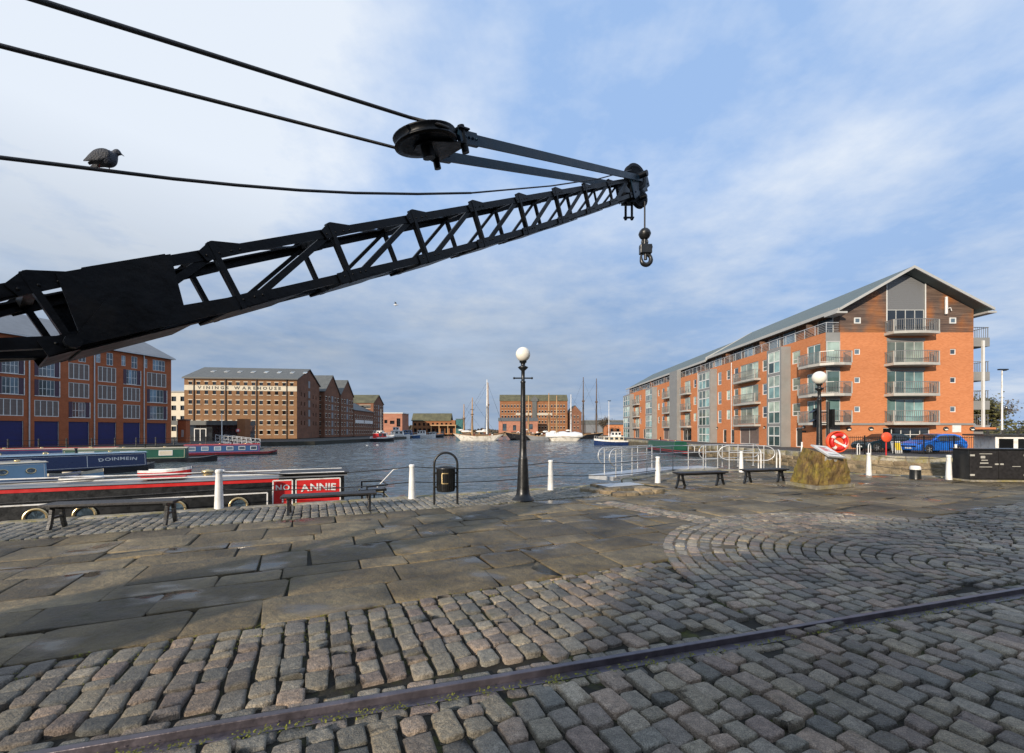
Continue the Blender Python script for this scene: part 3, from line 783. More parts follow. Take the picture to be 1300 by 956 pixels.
# ------------------------------------------------------------------ orange apartment block on the right
YF, XW, XE, YB = 40.6, 29.4, 43.25, 112.0
ap = thing('apartment_block', 'long orange brick apartment block with bowed balconies and a timber clad gable', 'apartment building', (36,75,0))
UX, UY = V((1,0,0)), V((0,-1,0))             # gable left->right ; long side left->right (far -> near)
ZB = 10.93
gops = []
def gx(px): return (px-650)*YF/FOC - 30.75    # photograph column on the gable -> distance from its left end
GO = V((30.75, YF, 0)); GW = XE-30.75
floors = [2.5, 5.15, 7.9]
sm = []
for px in (1088.5, 1210):
    for py in (446.5, 482.5, 519.5):
        z = EYE - (py-HOR)*YF/FOC; u = gx(px); sm.append((u-.28, u+.28, z-.27, z+.27))
bd0, bd1 = 35.15-30.75, 38.65-30.75
doors = [(bd0, bd1, f+.05, f+2.2) for f in floors]
garage = (gx(1121), gx(1181), .06, 2.0)
W_ = MB()
W_.wall(GO, UX, GW, ZB, sm + doors + [garage], .16)
# chamfer bay at the near corner: recess behind the wraparound balconies
W_.wall((XW, YF, 8.0+2.2), UX, 1.35, ZB-10.2, [], .1, m=1)
for f in floors: W_.wall((XW, YF, f+2.2 if f > 3 else f+2.2), UX, 1.35, .5 if f < 7 else .1, [], .1, m=1)
W_.wall((XW, YF, 0), UX, 1.35, 2.45, [], .1, m=1)
# long side with its openings; u runs from the far end (Y=YB) towards the camera
LO = V((XW, YB, 0)); LW = YB - YF
def ly(Y): return YB - Y
lops = []; spec = []
def lwin(Y0, Y1, z0, z1, nx=1, nz=2, pane='glass_b', fm='gframe', **k):
    o = (ly(Y1), ly(Y0), z0, z1); lops.append(o); spec.append((o, nx, nz, pane, fm))
cols = [(44.2,45.5),(49.7,50.9),(56.3,57.4),(58.4,59.4),(60.8,61.9),(69.1,70.2),(76.0,77.2),(83.5,85.0),(94,95.5),(86.2,87.3),(98.5,99.6)]
for f in floors:
    for i, (a_, b_) in enumerate(cols):
        if i == 4: lwin(a_, b_, f+.3, f+2.1, 1, 2)
        else: lwin(a_, b_, f+.75, f+2.05, 1, 2, 'glass_c' if (i+int(f)) % 3 else 'glass_b')
    for a_, b_ in ((51.5,56.0),(71.2,74.0),(79.5,82.5),(99.8,103.6)):
        lwin(a_+.2, b_-.2, f+.1, f+2.15, 3, 1, 'glass_c')
    lwin(41.3, 43.2, f+.1, f+2.15, 2, 1, 'glass_t')
for a_, b_, z1 in ((43.9,44.9,2.05),(51.6,55.9,2.1),(57.3,58.3,1.9),(59.4,60.4,1.9),(63.2,64.3,2.05),(71,74.5,2.15),(79,84,2.15),(95,97,2.1),(100,103.4,2.1)):
    lwin(a_, b_, .06, z1, 2 if b_-a_ > 1.5 else 1, 1, 'glass_d' if b_-a_ < 4.2 else 'louvre')
W_.wall(LO, UY, LW, ZB, lops, .16)
W_.wall((XE, YF, 0), V((0,1,0)), LW, ZB, [], .1)
W_.wall((XE, YB, 0), V((-1,0,0)), XE-XW, ZB, [], .1)
W_.box(XW+.35, XE-.35, YF+.35, YB-.35, 0, .05, 1)
W_.add([(XW,YF,ZB),(30.9,YF,ZB),(30.9,YB,ZB),(XW,YB,ZB)], [(0,1,2,3)], 1)
W_.box(30.75, XE+.05, YF-.10, YF-.002, 2.24, 2.42, 1)
for x0, x1 in ((bd0-.05, bd1+.05),):
    for f in floors: W_.box(30.75+x0, 30.75+x1, YF-.03, YF-.002, f+2.21, f+2.50, 1)
W_.build('wall', [M['brick_o'], M['greyp']], ap)
cr = MB()                                    # unlit rooms behind the openings keep daylight out
cr.box(XW+.6, XE-.6, YF+.6, YB-.6, .06, ZB-.1); cr.build('interior', M['black'], ap)
for o in sm: window(ap, GO, UX, *o, rec=.08, fr=.07, fmat='wframe', pane='glass_b')
for i, o in enumerate(doors): window(ap, GO, UX, *o, rec=.1, nx=4, fr=.07, fmat='gframe', pane='glass_t' if i < 2 else 'glass_c', name='balcony_door')
g_ = window(ap, GO, UX, *garage, rec=.12, nx=5, nz=3, fr=.07, fmat='wframe', pane='glass_d', name='garage_screen')
for o, nx, nz, pane, fm in spec:
    window(ap, LO, UY, *o, rec=.08, nx=nx, nz=nz, fr=.08, fmat='wframe' if (o[1]-o[0]) < 2 else 'gframe', pane=pane, name='window' if o[3]-o[2] < 1.9 or o[2] < .1 else 'balcony_door', tz=.35 if nz == 2 else None)
for f in floors:
    window(ap, (XW, YF, 0), UX, .03, 1.32, f+.1, f+2.2, rec=-.03, nx=1, fr=.08, fmat='gframe', pane='glass_t', name='corner_glazing')
# timber gable with grey central panel
apx, rz_, ev = 36.7, 16.62, 12.75
def rl_z(x): return ev + (rz_-ev)*(x-30.0)/(apx-30.0) if x < apx else ev + (rz_-ev)*(44.2-x)/(44.2-apx)
t_ = MB()
p0, p1 = 35.1, 38.75
t_.prism([(30.75,YF,ZB+.01),(p0-.03,YF,ZB+.01),(p0-.03,YF,rl_z(p0)-.05),(30.75,YF,rl_z(30.75)-.05)], (0,.3,0))
t_.prism([(p1+.03,YF,ZB+.01),(XE,YF,ZB+.01),(XE,YF,rl_z(XE)-.05),(p1+.03,YF,rl_z(p1)-.05)], (0,.3,0))
t_.prism([(30.75,YF+.302,ZB+.01),(31.0,YF+.302,ZB+.01),(31.0,YF+.302,rl_z(30.9)-.1),(30.75,YF+.302,rl_z(30.75)-.1)], (0,YB-YF-.5,0))
t_.build('timber_cladding', M['timber'], ap)
t_ = MB(); t_.prism([(p0,YF+.06,13.1),(p1,YF+.06,13.1),(p1,YF+.06,rl_z(p1)-.08),(apx,YF+.06,rz_-.12),(p0,YF+.06,rl_z(p0)-.08)], (0,.3,0)); t_.build('ribbed_panel', M['corr'], ap)
for xa in (p0-.028, p1-.05): t_ = MB(); t_.box(xa, xa+.078, YF-.04, YF+.02, ZB, rl_z(p0)-.2); t_.build('panel_trim', M['wframe'], ap)
window(ap, GO, UX, p0-30.75+.06, p1-30.75-.06, ZB+.05, 13.08, rec=.08, nx=4, fr=.07, fmat='gframe', pane='glass_d', name='balcony_door')
for px in (1088, 1209):
    u = gx(px); window(ap, GO, UX, u-.3, u+.3, 11.75, 12.3, rec=-.04, fr=.09, fmat='wframe', pane='glass_b')
t_ = MB(); t_.tube([(40.55,YF-.15,12.6),(40.55,YF-.15,14.2)], .12, 8); t_.tube([(40.55,YF-.15,13.1),(40.9,YF-.2,13.2),(41.0,YF-.2,12.9)], .04, 6); t_.build('antenna', M['white'], ap)
# penthouse wall, terrace rail
k = 0; Y = YF + .6
while Y < YB - 3:
    if k % 3 != 1:
        t_ = MB(); t_.box(30.68, 30.745, Y+.2, Y+2.3, ZB+.02, ZB+.1, 0); t_.box(30.68, 30.745, Y+.2, Y+.28, ZB+.1, 12.6, 0); t_.box(30.68, 30.745, Y+2.22, Y+2.3, ZB+.1, 12.6, 0); t_.box(30.70, 30.744, Y+.28, Y+2.22, ZB+.1, 12.6, 1); t_.build('penthouse_window', [M['gframe'], M['glass_b']], ap)
    if k % 3 == 0:
        t_ = MB(); t_.box(29.75, 30.67, Y+2.5, Y+2.62, ZB, 12.4); t_.build('terrace_screen', M['timber'], ap)
    Y += 2.75; k += 1
t_ = MB(); t_.beam((XW+.12,YF+.1,ZB+.95),(XW+.12,YB,ZB+.95),.06,.06)
for i in range(5): t_.beam((XW+.12,YF+.1,ZB+.15+i*.16),(XW+.12,YB,ZB+.15+i*.16),.02,.02)
Y = YF + .1
while Y < YB: t_.beam((XW+.12,Y,ZB),(XW+.12,Y,ZB+.95),.05,.05); Y += 1.5
t_.beam((XW+.12,YF+.1,ZB+.95),(30.7,YF+.1,ZB+.95),.05,.05)
for i in range(5): t_.beam((XW+.12,YF+.1,ZB+.15+i*.16),(30.7,YF+.1,ZB+.15+i*.16),.02,.02)
t_.build('terrace_rail', M['galv'], ap)
# roof
t_ = MB(); yo = YF-1.0
ybr = 66.5
for (y0, y1, dz) in ((yo, ybr, 0), (ybr+.01, YB+.8, -.35)):
    xl = 29.95 if dz == 0 else 29.75; zl = ev + dz
    t_.prism([(xl,y0,zl),(apx,y0,rz_+dz),(apx,y1,rz_+dz),(xl,y1,zl)], (0,0,.16)); t_.prism([(apx,y0,rz_+dz),(43.95,y0,zl),(43.95,y1,zl),(apx,y1,rz_+dz)], (0,0,.16))
t_.build('roof', M['roof_m'], ap)
t_ = MB()
t_.box(29.80, 29.945, yo, ybr, ev-.10, ev+.2); t_.box(29.6, 29.745, ybr+.01, YB+.8, ev-.45, ev-.13)
t_.prism([(29.9,yo-.003,ev-.05),(29.9,yo-.003,ev+.19),(apx,yo-.003,rz_+.19),(44.05,yo-.003,ev+.19),(44.05,yo-.003,ev-.05),(apx,yo-.003,rz_-.06)], (0,-.12,0))
t_.prism([(xl-.1,ybr-.2,ev-.32),(xl-.1,ybr-.2,ev+.2),(apx,ybr-.2,rz_+.2),(apx,ybr-.2,rz_-.1)], (0,.15,0))
t_.box(43.3, 44.1, yo-.2, YF+2.5, ev-.3, ev-.13); t_.box(29.6, 30.6, yo-.1, YF+.5, ev-.3, ev-.13)
t_.build('fascia', M['fascia'], ap)
t_ = MB(); t_.prism([(29.95,YF+.25,ev-.05),(31.2,YF+.25,ev-.05),(31.2,YB,ev-.05),(29.95,YB,ev-.05)], (0,0,.04)); t_.build('soffit', M['wood_d'], ap)
# balconies
for z in (10.6, 7.72, 4.9, 2.25): balcony(ap, (0,YF,0), UX, 34.85, 39.1, z, 1.35)
for z in (7.72, 4.9, 2.25):
    mb = MB(); poly = [(XW+.0,YF-.004,z),(31.05,YF-.004,z),(31.05,YF-1.0,z),(30.2,YF-1.25,z),(29.3,YF-1.2,z),(28.4,YF-.6,z),(28.15,YF+.6,z),(28.2,42.7,z),(XW-.004,42.7,z),(XW-.004,YF-.004,z)]
    poly = [poly[i] for i in (1,2,3,4,5,6,7,8,9)]
    mb.prism(poly, (0,0,.24)); dk = mb.build('corner_balcony', M['deck'], ap)
    rb = MB(); line = [V(p)+V((0,0,.24)) for p in poly[0:8]]
    for i in range(7):
        a_, b_ = line[i].copy(), line[i+1].copy()
        rb.beam(a_+V((0,0,1.05)), b_+V((0,0,1.05)), .06, .05); rb.beam(a_+V((0,0,.1)), b_+V((0,0,.1)), .03, .03)
        kk = max(1, int((b_-a_).length/.14))
        for j in range(kk): q = a_.lerp(b_, (j+.5)/kk); rb.beam(q, q+V((0,0,1.0)), .03, .03)
    for i in (1, 4, 6): rb.beam(line[i], line[i]+V((0,0,1.06)), .09, .09, m=1)
    rb.build('railing', [M['rail'], M['deck']], dk)
for f in (7.72, 4.9, 2.25):
    for a_, b_ in ((51.2,56.3),(71,74.3),(79.2,82.9),(99.6,103.8)):
        balcony(ap, LO, UY, ly(b_), ly(a_), f, .85, .12)
for z in (10.6, 7.3, 4.5, 2.15):                 # balconies past the right end of the gable
    mb = MB(); mb.box(XE+.005, 46.1, YF+1.2, YF+5, z-(.75 if z < 11 and z > 3 else .1), z+.1); dk = mb.build('side_balcony', M['greyp'], ap)
    rb = MB()
    for i in range(14): rb.beam((XE+.1+i*.2,YF+1.26,z+.1),(XE+.1+i*.2,YF+1.26,z+1.1),.025,.025)
    rb.beam((XE+.05,YF+1.26,z+1.1),(46.05,YF+1.26,z+1.1),.06,.05)
    for i in range(18): rb.beam((46.04,YF+1.3+i*.2,z+.1),(46.04,YF+1.3+i*.2,z+1.1),.025,.025)
    rb.beam((46.04,YF+1.26,z+1.1),(46.04,YF+5,z+1.1),.06,.05)
    rb.build('railing', M['rail'], dk)
for y_ in (YF+1.16, YF+4.9): mb = MB(); mb.beam((45.4,y_,2.05),(45.4,y_,10.4),.18,.18); mb.build('balcony_post', M['wframe'], ap)
mb = MB(); mb.box(XE+.005, 46.5, YF+1.0, YF+5.2, 1.85, 2.04, 0); mb.box(XE+.005, 45.9, YF+1.6, YF+4.9, 0, 1.85, 1); mb.build('side_porch', [M['brick_o'], M['greyp']], ap)
# projecting grey stair bays with teal glazing
for (y0, y1) in ((45.7,48.3),(62.1,66.2),(87.8,92.2),(104.5,110.6)):
    xb = XW-1.0; t_ = MB()
    t_.box(xb+.12, XW-.004, y0, y1, 0, 10.6); t_.box(xb, xb+.118, y0, y0+.25, 0, 10.6); t_.box(xb, xb+.118, y1-.25, y1, 0, 10.6); t_.box(xb, xb+.118, y0+.25, y1-.25, 10.3, 10.6)
    for f in (2.35, 5.05, 7.8): t_.box(xb, xb+.118, y0+.25, y1-.25, f-.12, f+.12)
    bay = t_.build('stair_bay', M['greyp'], ap)
    for z0, z1 in ((.05,2.2),(2.5,4.9),(5.2,7.65),(7.95,10.27)):
        nn_ = 2 if y1-y0 < 3 else 3
        for (za, zb_, pn) in ((z0, z0+(z1-z0)*.52, 'glass_t'), (z0+(z1-z0)*.52+.002, z1, 'glass_c' if z0 > 1 else 'glass_t')):
            me, pb = win_mesh(y1-y0-.52, zb_-za, nn_, 1, .07, 'wframe', 0, None)
            o = inst('glazing', me, bay, (xb+.03, y1-.26, za), R(-90))
            key = ('pm', id(pb), pn)
            if key not in _wm: _wm[key] = pb.mesh('pane', [M[pn]])
            cpn = bpy.data.objects.new('glazing', _wm[key]); COL.objects.link(cpn); cpn.parent = bay; cpn.location = o.location; cpn.rotation_euler = o.rotation_euler
t_ = MB(); t_.box(XW-.7, XW-.004, 75.4, 79.0, 0, 12.3); t_.build('grey_pier', M['greyp'], ap)
for Y in (57.85, 68.3): t_ = MB(); t_.tube([(XW-.1,Y,0),(XW-.1,Y,10.8)], .06, 8); t_.build('downpipe', M['galv'], ap)
for px in (1077.5, 1105.5, 1200.5, 1234):
    t_ = MB(); c_ = P(px, 544.5, YF); t_.ball((c_.x, YF-.02, c_.z), .26, 0, (1,.45,.8)); t_.ball((c_.x, YF-.07, c_.z-.06), .18, 1, (1,.45,.55)); t_.build('wall_light', [M['black'], M['globe']], ap)
for Y in (43.6, 50.4, 62.0):
    t_ = MB(); t_.ball((XW-.02, Y, 2.1), .22, 0, (.45,1,.8)); t_.ball((XW-.07, Y, 2.04), .15, 1, (.45,1,.55)); t_.build('wall_light', [M['black'], M['globe']], ap)
t_ = MB(); c_ = P(1214, 544, YF); t_.box(c_.x-.4, c_.x+.4, YF-.06, YF-.005, c_.z-.35, c_.z+.35); t_.build('notice', M['white'], ap)
t_ = MB(); t_.box(XW-.06, XW-.005, 43.3, 43.85, 1.55, 1.72); t_.build('name_plate', M['black'], ap)

# ------------------------------------------------------------------ brick flats on the left with navy garage doors
LC = V((-59, 75, 0)); LU = V((.2634, .9647, 0)).normalized(); LN = LU.cross(V((0,0,1)))
GZ = -.4
lf = thing('warehouse_flats', 'red brick flats with navy garage doors and louvred shutters, right behind the narrowboats', 'apartment building', (-62, 66, GZ))
LEN = 34.0
LOo = LC - LU*LEN + V((0,0,GZ))
def ls(s_): return LEN - s_
bays = [(.8,3.9),(4.9,7.35),(8.3,10.7),(11.75,14.2),(15.25,17.85),(18.9,21.4),(22.4,24.9),(25.9,28.4),(29.4,31.9)]
kinds = ['GLLLLL', 'GLL', 'x']
k1 = 'GLLGLLGLL'; k2 = 'GLLLGGLLG'; k3 = 'LGLLGGLLG'
ops = []; items = []
for i, (s0, s1) in enumerate(bays):
    u0, u1 = ls(s1), ls(s0)
    d = (u0, u1, .02, 3.4); ops.append(d); items.append((d, 'D'))
    for z0, z1, kk in ((4.05,6.25,k1),(6.85,9.0,k2),(9.5,11.8,k3)):
        o = (u0, u1, z0, z1); ops.append(o); items.append((o, kk[i]))
    if i == 0: ts = [(s0+.2, s0+2.2, 12.2, 14.0), (s0+3.0, s0+3.6, 12.4, 13.9)]
    else: ts = [(s0-.2+.6, s0+1.3, 12.1, 14.0), (s1-.35, s1+.25, 12.3, 13.9)]
    for a_, b_, z0, z1 in ts: o = (ls(b_), ls(a_), z0, z1); ops.append(o); items.append((o, 'W'))
t_ = MB(); t_.wall(LOo, LU, LEN, 14.6, ops, .22)
ed = LC + V((0,0,GZ)); bk = ed - LN*12
t_.wall(ed, -LN, 12, 14.6, [], .2); t_.wall(LOo - LN*12, LN, 12, 14.6, [], .2); t_.wall(bk, -LU, LEN, 14.6, [], .2)
for s0, s1 in bays:                                # pale string course ends and brick piers
    pass
t_.build('wall', M['brick_l'], lf)
t_ = MB(); t_.frame_box(LOo + LU*.5 - LN*.6 + V((0,0,.02)), LU*(LEN-1), -LN*10.8, (0,0,14.2)); t_.build('interior', M['black'], lf)
for o, kd in items:
    u0, u1, z0, z1 = o
    if kd == 'D':
        t_ = MB(); b0 = LOo - LN*.16
        t_.frame_box(b0 + LU*u0 + V((0,0,z0)), LU*(u1-u0), -LN*.05, (0,0,z1-z0))
        for j in range(1, 7): t_.frame_box(b0 + LU*(u0+.05) + LN*.004 + V((0,0,z0+(z1-z0)*j/7-.02)), LU*(u1-u0-.1), LN*.012, (0,0,.04))
        dd = t_.build('garage_door', M['blue_door'], lf)
        t_ = MB(); t_.frame_box(LOo + LU*(u1-.07) - LN*.10 + V((0,0,z0)), LU*.06, -LN*.04, (0,0,z1-z0)); t_.build('door_jamb', M['galv'], dd)
    elif kd == 'L':
        window(lf, LOo, LU, u0, u1, z0, z1, rec=.07, nx=4, fr=.09, fmat='wframe', pane='louvre', name='louvred_shutter')
    elif kd == 'G':
        window(lf, LOo, LU, u0+.45, u1-.45, z0, z1, rec=.10, nx=4, nz=1, fr=.06, fmat='wframe', pane='glass_b', tz=.45, name='window')
        for a_ in (u0+.01, u1-.44): t_ = MB(); t_.frame_box(LOo + LU*a_ + V((0,0,z0+.02)) - LN*.12, LU*.43, LN*.14, (0,0,z1-z0-.04)); pp = t_.build('side_panel', M['purple'], lf)
        t_ = MB(); t_.frame_box(LOo + LU*(u1-.008) + V((0,0,z0-.09)) + LN*.002, LU*.07, LN*.10, (0,0,z1-z0+.09)); t_.frame_box(LOo + LU*u0 + V((0,0,z0-.09)) + LN*.002, LU*(u1-u0-.009), LN*.08, (0,0,.08)); t_.build('side_trim', M['white'], pp)
    else:
        window(lf, LOo, LU, u0, u1, z0, z1, rec=.1, nx=2 if u1-u0 < 1 else 4, nz=2, fr=.07, fmat='wframe', pane='glass_b')
t_ = MB(); Z = V((0,0,1)); h0 = 14.6
a_, b_ = LOo + LN*.45 - LU*.4 + Z*h0, ed + LN*.45 + LU*.4 + Z*h0
c_, d_ = bk - LN*.45 + LU*.4 + Z*h0, LOo - LN*12.45 - LU*.4 + Z*h0
e_, f_ = LOo - LN*6 + LU*.5 + Z*(h0+3.9), ed - LN*6 - LU*2.0 + Z*(h0+3.9)
vs = [a_, b_, c_, d_, e_, f_]; lows = [p - Z*.18 for p in vs[:4]]
t_.add(vs + lows, [(0,1,5,4), (1,2,5), (2,3,4,5), (3,0,4), (0,6,7,1), (1,7,8,2), (2,8,9,3), (3,9,6,0), (9,8,7,6)])
rf = t_.build('roof', M['slate_l'], lf)
t_ = MB(); t_.beam(a_ + LN*.06 - Z*.12, b_ + LN*.06 - Z*.12, .14, .14); t_.build('gutter', M['galv'], rf)
for s_ in (4.4, 11.2, 18.4, 25.2):
    t_ = MB(); q = LOo + LU*ls(s_) + LN*.12; t_.tube([q, q + Z*14.4], .08, 8); t_.build('downpipe', M['galv'], lf)
# pavilion end wall next to the flats
t_ = thing('glass_pavilion', 'low dark glass pavilion with brick ends and flat roof beside the wide warehouse', 'building', (-61.5, 92, GZ))
m_ = MB(); p0, p1 = V((-69.5,89.5,GZ)), V((-57.4,91.1,GZ)); pu = (p1-p0).normalized(); pn = pu.cross(Z)
m_.frame_box(p0 - pn*.3, pu*12.2, -pn*7, Z*3.3); m_.build('glazed_wall', M['glass_d'], t_)
m_ = MB()
m_.frame_box(p0 - pu*.8 + pn*.6 + Z*3.31, pu*12.9, -pn*8.5, Z*.9); m_.build('roof', M['slate'], t_)
m_ = MB(); m_.frame_box(p1 + pu*.05 + pn*.9, pu*1.5, -pn*2.5, Z*4.6); m_.build('brick_pier', M['brick_n'], t_)
m_ = MB(); q = p0 + pu*3.4 - pn*.28
m_.frame_box(q, pu*.15, pn*.1, Z*2.6); m_.frame_box(q + pu*1.1, pu*.15, pn*.1, Z*2.6); m_.frame_box(q + pu*2.2, pu*.15, pn*.1, Z*2.6); m_.frame_box(q + pu*.15 + Z*2.45, pu*2.05, pn*.1, Z*.15); m_.build('entrance_frame', M['wframe'], t_)
m_ = MB()
for i in range(1, 11): m_ = MB(); m_.frame_box(p0 + pu*(i*1.14) - pn*.298, pu*.07, pn*.05, Z*3.3); m_.build('mullion', M['black'], t_)
t_ = thing('brick_lodge', 'narrow orange brick gatehouse between the red flats and the glass pavilion', 'building', (-61.5, 80, GZ))
m_ = MB(); m_.box(-60.2,-58.7,78,79,GZ,3.6); m_.build('wall', M['brick_l'], t_); m_ = MB(); m_.box(-60.3,-58.6,77.9,79.1,3.601,3.8); m_.build('roof', M['slate'], t_)
m_ = MB(); m_.box(-59.5,-59.1,77.93,77.99,.6,1.9); m_.build('notice', M['galv'], t_)
t_ = thing('pale_building', 'pale rendered building glimpsed between the red flats and the wide warehouse', 'building', (-112, 150, GZ))
m_ = MB(); ops = [(1+i*3, 2.6+i*3, z, z+1.6) for i in range(7) for z in (2, 5.5, 9, 12)]; m_.wall((-124,145,GZ), UX, 24, 15, ops, .2); m_.wall((-100,145,GZ), V((0,1,0)), 12, 15, []); m_.build('wall', M['cream'], t_)
m_ = MB(); m_.box(-123.6,-100.4,145.4,157,GZ,14.9); m_.build('interior', M['glass_d'], t_)
m_ = MB(); m_.box(-124.3,-99.7,144.7,157.3,GZ+15.001,GZ+15.5); m_.build('roof', M['slate_l'], t_)

# ------------------------------------------------------------------ dock warehouses
ZG = -.3
VC = V((-55.6, 112, ZG)); VU = V((.9903, .139, 0)).normalized(); VV = V((-VU.y, VU.x, 0)); VL, VD, VH = 26.6, 19.3, 15.4
vi = thing('warehouse', 'wide buff brick warehouse with a painted sign band and eight skylights', 'warehouse', (-68, 118, ZG))
vo = VC - VU*VL
rows = [1.1, 3.6, 6.2, 8.75, 11.2, 13.55]; ops = []
for i in range(14):
    u = VL*(.042 + .0692*i) - .1
    for z in rows: ops.append((u, u+.78, z+.02, z+(.98 if z < 13 else .8)))
gop = [(u, u+.8, z, z+1.05) for u in (3.0, 5.6, 13.0, 15.6) for z in rows[1:5]]; 
lop = [(VD/2-.75, VD/2+.75, z, z+1.9) for z in (3.3, 6.0, 8.6, 11.2, 14.0)]
t_ = MB(); t_.wall(vo, VU, VL, VH, ops, .22); t_.wall(VC, VV, VD, VH, [o for o in gop + lop if o[3] < VH], .22, m=1)
t_.prism([VC + Z*VH, VC + VV*VD + Z*VH, VC + VV*VD/2 + Z*(VH+3.75)], -VU*.3, 1); t_.prism([vo + Z*VH, vo + VV*VD + Z*VH, vo + VV*VD/2 + Z*(VH+3.75)], VU*.3, 1)
t_.wall(vo + VV*VD, -VV, VD, VH, [], .2); t_.wall(VC + VV*VD, -VU, VL, VH, [], .2); t_.build('wall', [M['brick_v'], M['brick_d']], vi)
t_ = MB(); t_.frame_box(vo + VU*.5 + VV*.6, VU*(VL-1.1), VV*(VD-1.2), Z*(VH-.3)); t_.build('interior', M['black'], vi)
for o in ops: small_window(vi, vo, VU, *o, rec=.14, bars=None)
for o in gop: small_window(vi, VC, VV, *o, rec=.14, bars=None, sillm=None)
for o in lop: 
    t_ = MB(); t_.frame_box(VC + VV*o[0] + Z*o[2] + (VU*.02 if o[3] < VH else VU*.004), VV*1.5, VU*.05, Z*1.9); t_.build('loading_door', M['slate_l'], vi)
t_ = MB(); roof_gable(t_, vo + Z*VH, VC + Z*VH, VC + VV*VD + Z*VH, vo + VV*VD + Z*VH, 3.75, .35); rf = t_.build('roof', M['slate'], vi)
sl = (VV*(VD/2) + Z*3.75).normalized(); nr = VU.cross(sl)
for i in range(8):
    t_ = MB(); q = vo + VU*(VL*(.135+.123*i)) + Z*VH + sl*5.2 + nr*.18
    t_.frame_box(q, VU*.85, sl*1.5, nr*.09, 0); t_.frame_box(q + VU*.1 + sl*.1 + nr*.092, VU*.65, sl*1.3, nr*.02, 1); t_.build('skylight', [M['wframe'], M['glass_b']], rf)
t_ = MB(); t_.frame_box(vo + VU*.0 - VV*.012 + Z*12.2, VU*VL, -VV*.02, Z*1.3); sg = t_.build('sign_band', M['cream'], vi)
t_ = MB(); put_text(t_, 'VININGS WAREHOUSE', vo + VU*(VL*.485) - VV*.032 + Z*12.85, VU, 1.0, bold=.045, gap=.42, sx=1.25); t_.build('lettering', M['black'], sg)
for f in (.085, .362, .636, .908):
    t_ = MB(); t_.tube([vo + VU*VL*f - VV*.12, vo + VU*VL*f - VV*.12 + Z*VH], .11, 8); t_.build('downpipe', M['black'], vi)
t_ = MB(); t_.frame_box(vo - VU*.3 - VV*.36 + Z*(VH-.32), VU*(VL+.6), -VV*.16, Z*.16); t_.build('gutter', M['black'], rf)

def side_warehouse(label, y0, y1, x, depth, eave, rise, nwin, rows_, mb_='brick_d', roofm='slate', cen=True):
    t = thing('warehouse', label, 'warehouse', (x-depth/2, (y0+y1)/2, ZG), 0, 'brick warehouses along the quay')
    O = V((x, y0, ZG)); U = V((0,1,0)); W = y1-y0; ops = []
    for i in range(nwin):
        u = W*(i+.5)/nwin - .45
        if cen and abs(u+.45-W/2) < 1.0: continue
        for z in rows_: ops.append((u, u+.9, z, z+1.1))
    t_ = MB(); t_.wall(O, U, W, eave, ops, .22); t_.prism([O + Z*eave, O + U*W + Z*eave, O + U*W/2 + Z*(eave+rise)], V((-.3,0,0)))
    fo = [(1.2+i*3, 2.1+i*3, z, z+1.1) for i in range(3) for z in rows_]
    A = V((x-depth, y0, ZG)); fo2 = [(depth-b, depth-a_, c, d) for a_, b_, c, d in fo]
    t_.wall(A, UX, depth, eave, fo2, .22); t_.wall(O + U*W, -UX, depth, eave, [], .2); t_.wall(A + U*W, -U, W, eave, [], .2)
    t_.build('wall', M[mb_], t)
    t_ = MB(); t_.box(x-depth+.6, x-.6, y0+.6, y1-.6, ZG, ZG+eave-.2); t_.build('interior', M['black'], t)
    for o in ops: small_window(t, O, U, *o, rec=.14)
    for o in fo2: small_window(t, A, UX, *o, rec=.14)
    if cen:
        for z in rows_:
            t_ = MB(); t_.frame_box(O + U*(W/2-.7) + Z*(z-.3) + V((.004,0,0)), U*1.4, V((.05,0,0)), Z*1.9); t_.build('loading_door', M['slate_l'], t)
    t_ = MB(); roof_gable(t_, A + Z*eave, O + Z*eave, O + U*W + Z*eave, A + U*W + Z*eave, rise, .3); rf = t_.build('roof', M[roofm], t)
    return t, rf
rw = [1.0, 3.6, 6.2, 8.8, 11.4]
t2, r2 = side_warehouse('dark brick warehouse with a steep gable, next to the buff warehouse with the sign', 132.2, 143.6, -57.2, 26, 14.2, 5.3, 5, rw)
m_ = MB(); m_.box(-64.4,-62.6,133.9,135.3,17.0,17.15); m_.build('skylight', M['galv'], r2)
side_warehouse('dark brick warehouse with a steep gable, second from the buff warehouse with the sign', 144.1, 155.6, -57.0, 26, 14.2, 5.2, 5, rw)
t4 = thing('warehouse', 'lower dark brick warehouse with a white sign strip along its wall', 'warehouse', (-64, 167, ZG), 0, 'brick warehouses along the quay')
O = V((-57,156.2,ZG)); ops = [(1.0+i*2.35, 1.9+i*2.35, z, z+1.1) for i in range(9) for z in (1.0,3.6,6.6)]
m_ = MB(); m_.wall(O, V((0,1,0)), 21.6, 9.6, ops, .2); m_.wall((-71,156.2,ZG), UX, 14, 9.6, []); m_.wall((-57,177.8,ZG), -UX, 14, 9.6, []); m_.prism([(-57,156.2,9.3),(-71,156.2,9.3),(-64,156.2,12.6)], (0,.3,0)); m_.build('wall', M['brick_d'], t4)
m_ = MB(); m_.box(-70.5,-57.6,156.8,177,ZG,9); m_.build('interior', M['black'], t4)
for o in ops: small_window(t4, O, V((0,1,0)), *o, rec=.14)
m_ = MB(); roof_gable(m_, (-57,156.2,9.3), (-57,177.8,9.3), (-71,177.8,9.3), (-71,156.2,9.3), 3.4, .3); m_.build('roof', M['slate'], t4)
for ya, yb in ((157.5,166.6),(167.4,177)): m_ = MB(); m_.box(-56.98,-56.9,ya,yb,4.55,5.75); m_.build('sign_strip', M['white'], t4)
side_warehouse('tall far brick warehouse with a mossy roof at the end of the row', 178.2, 192, -57, 30, 13.6, 3.6, 5, rw, 'brick_d', 'roof_g')

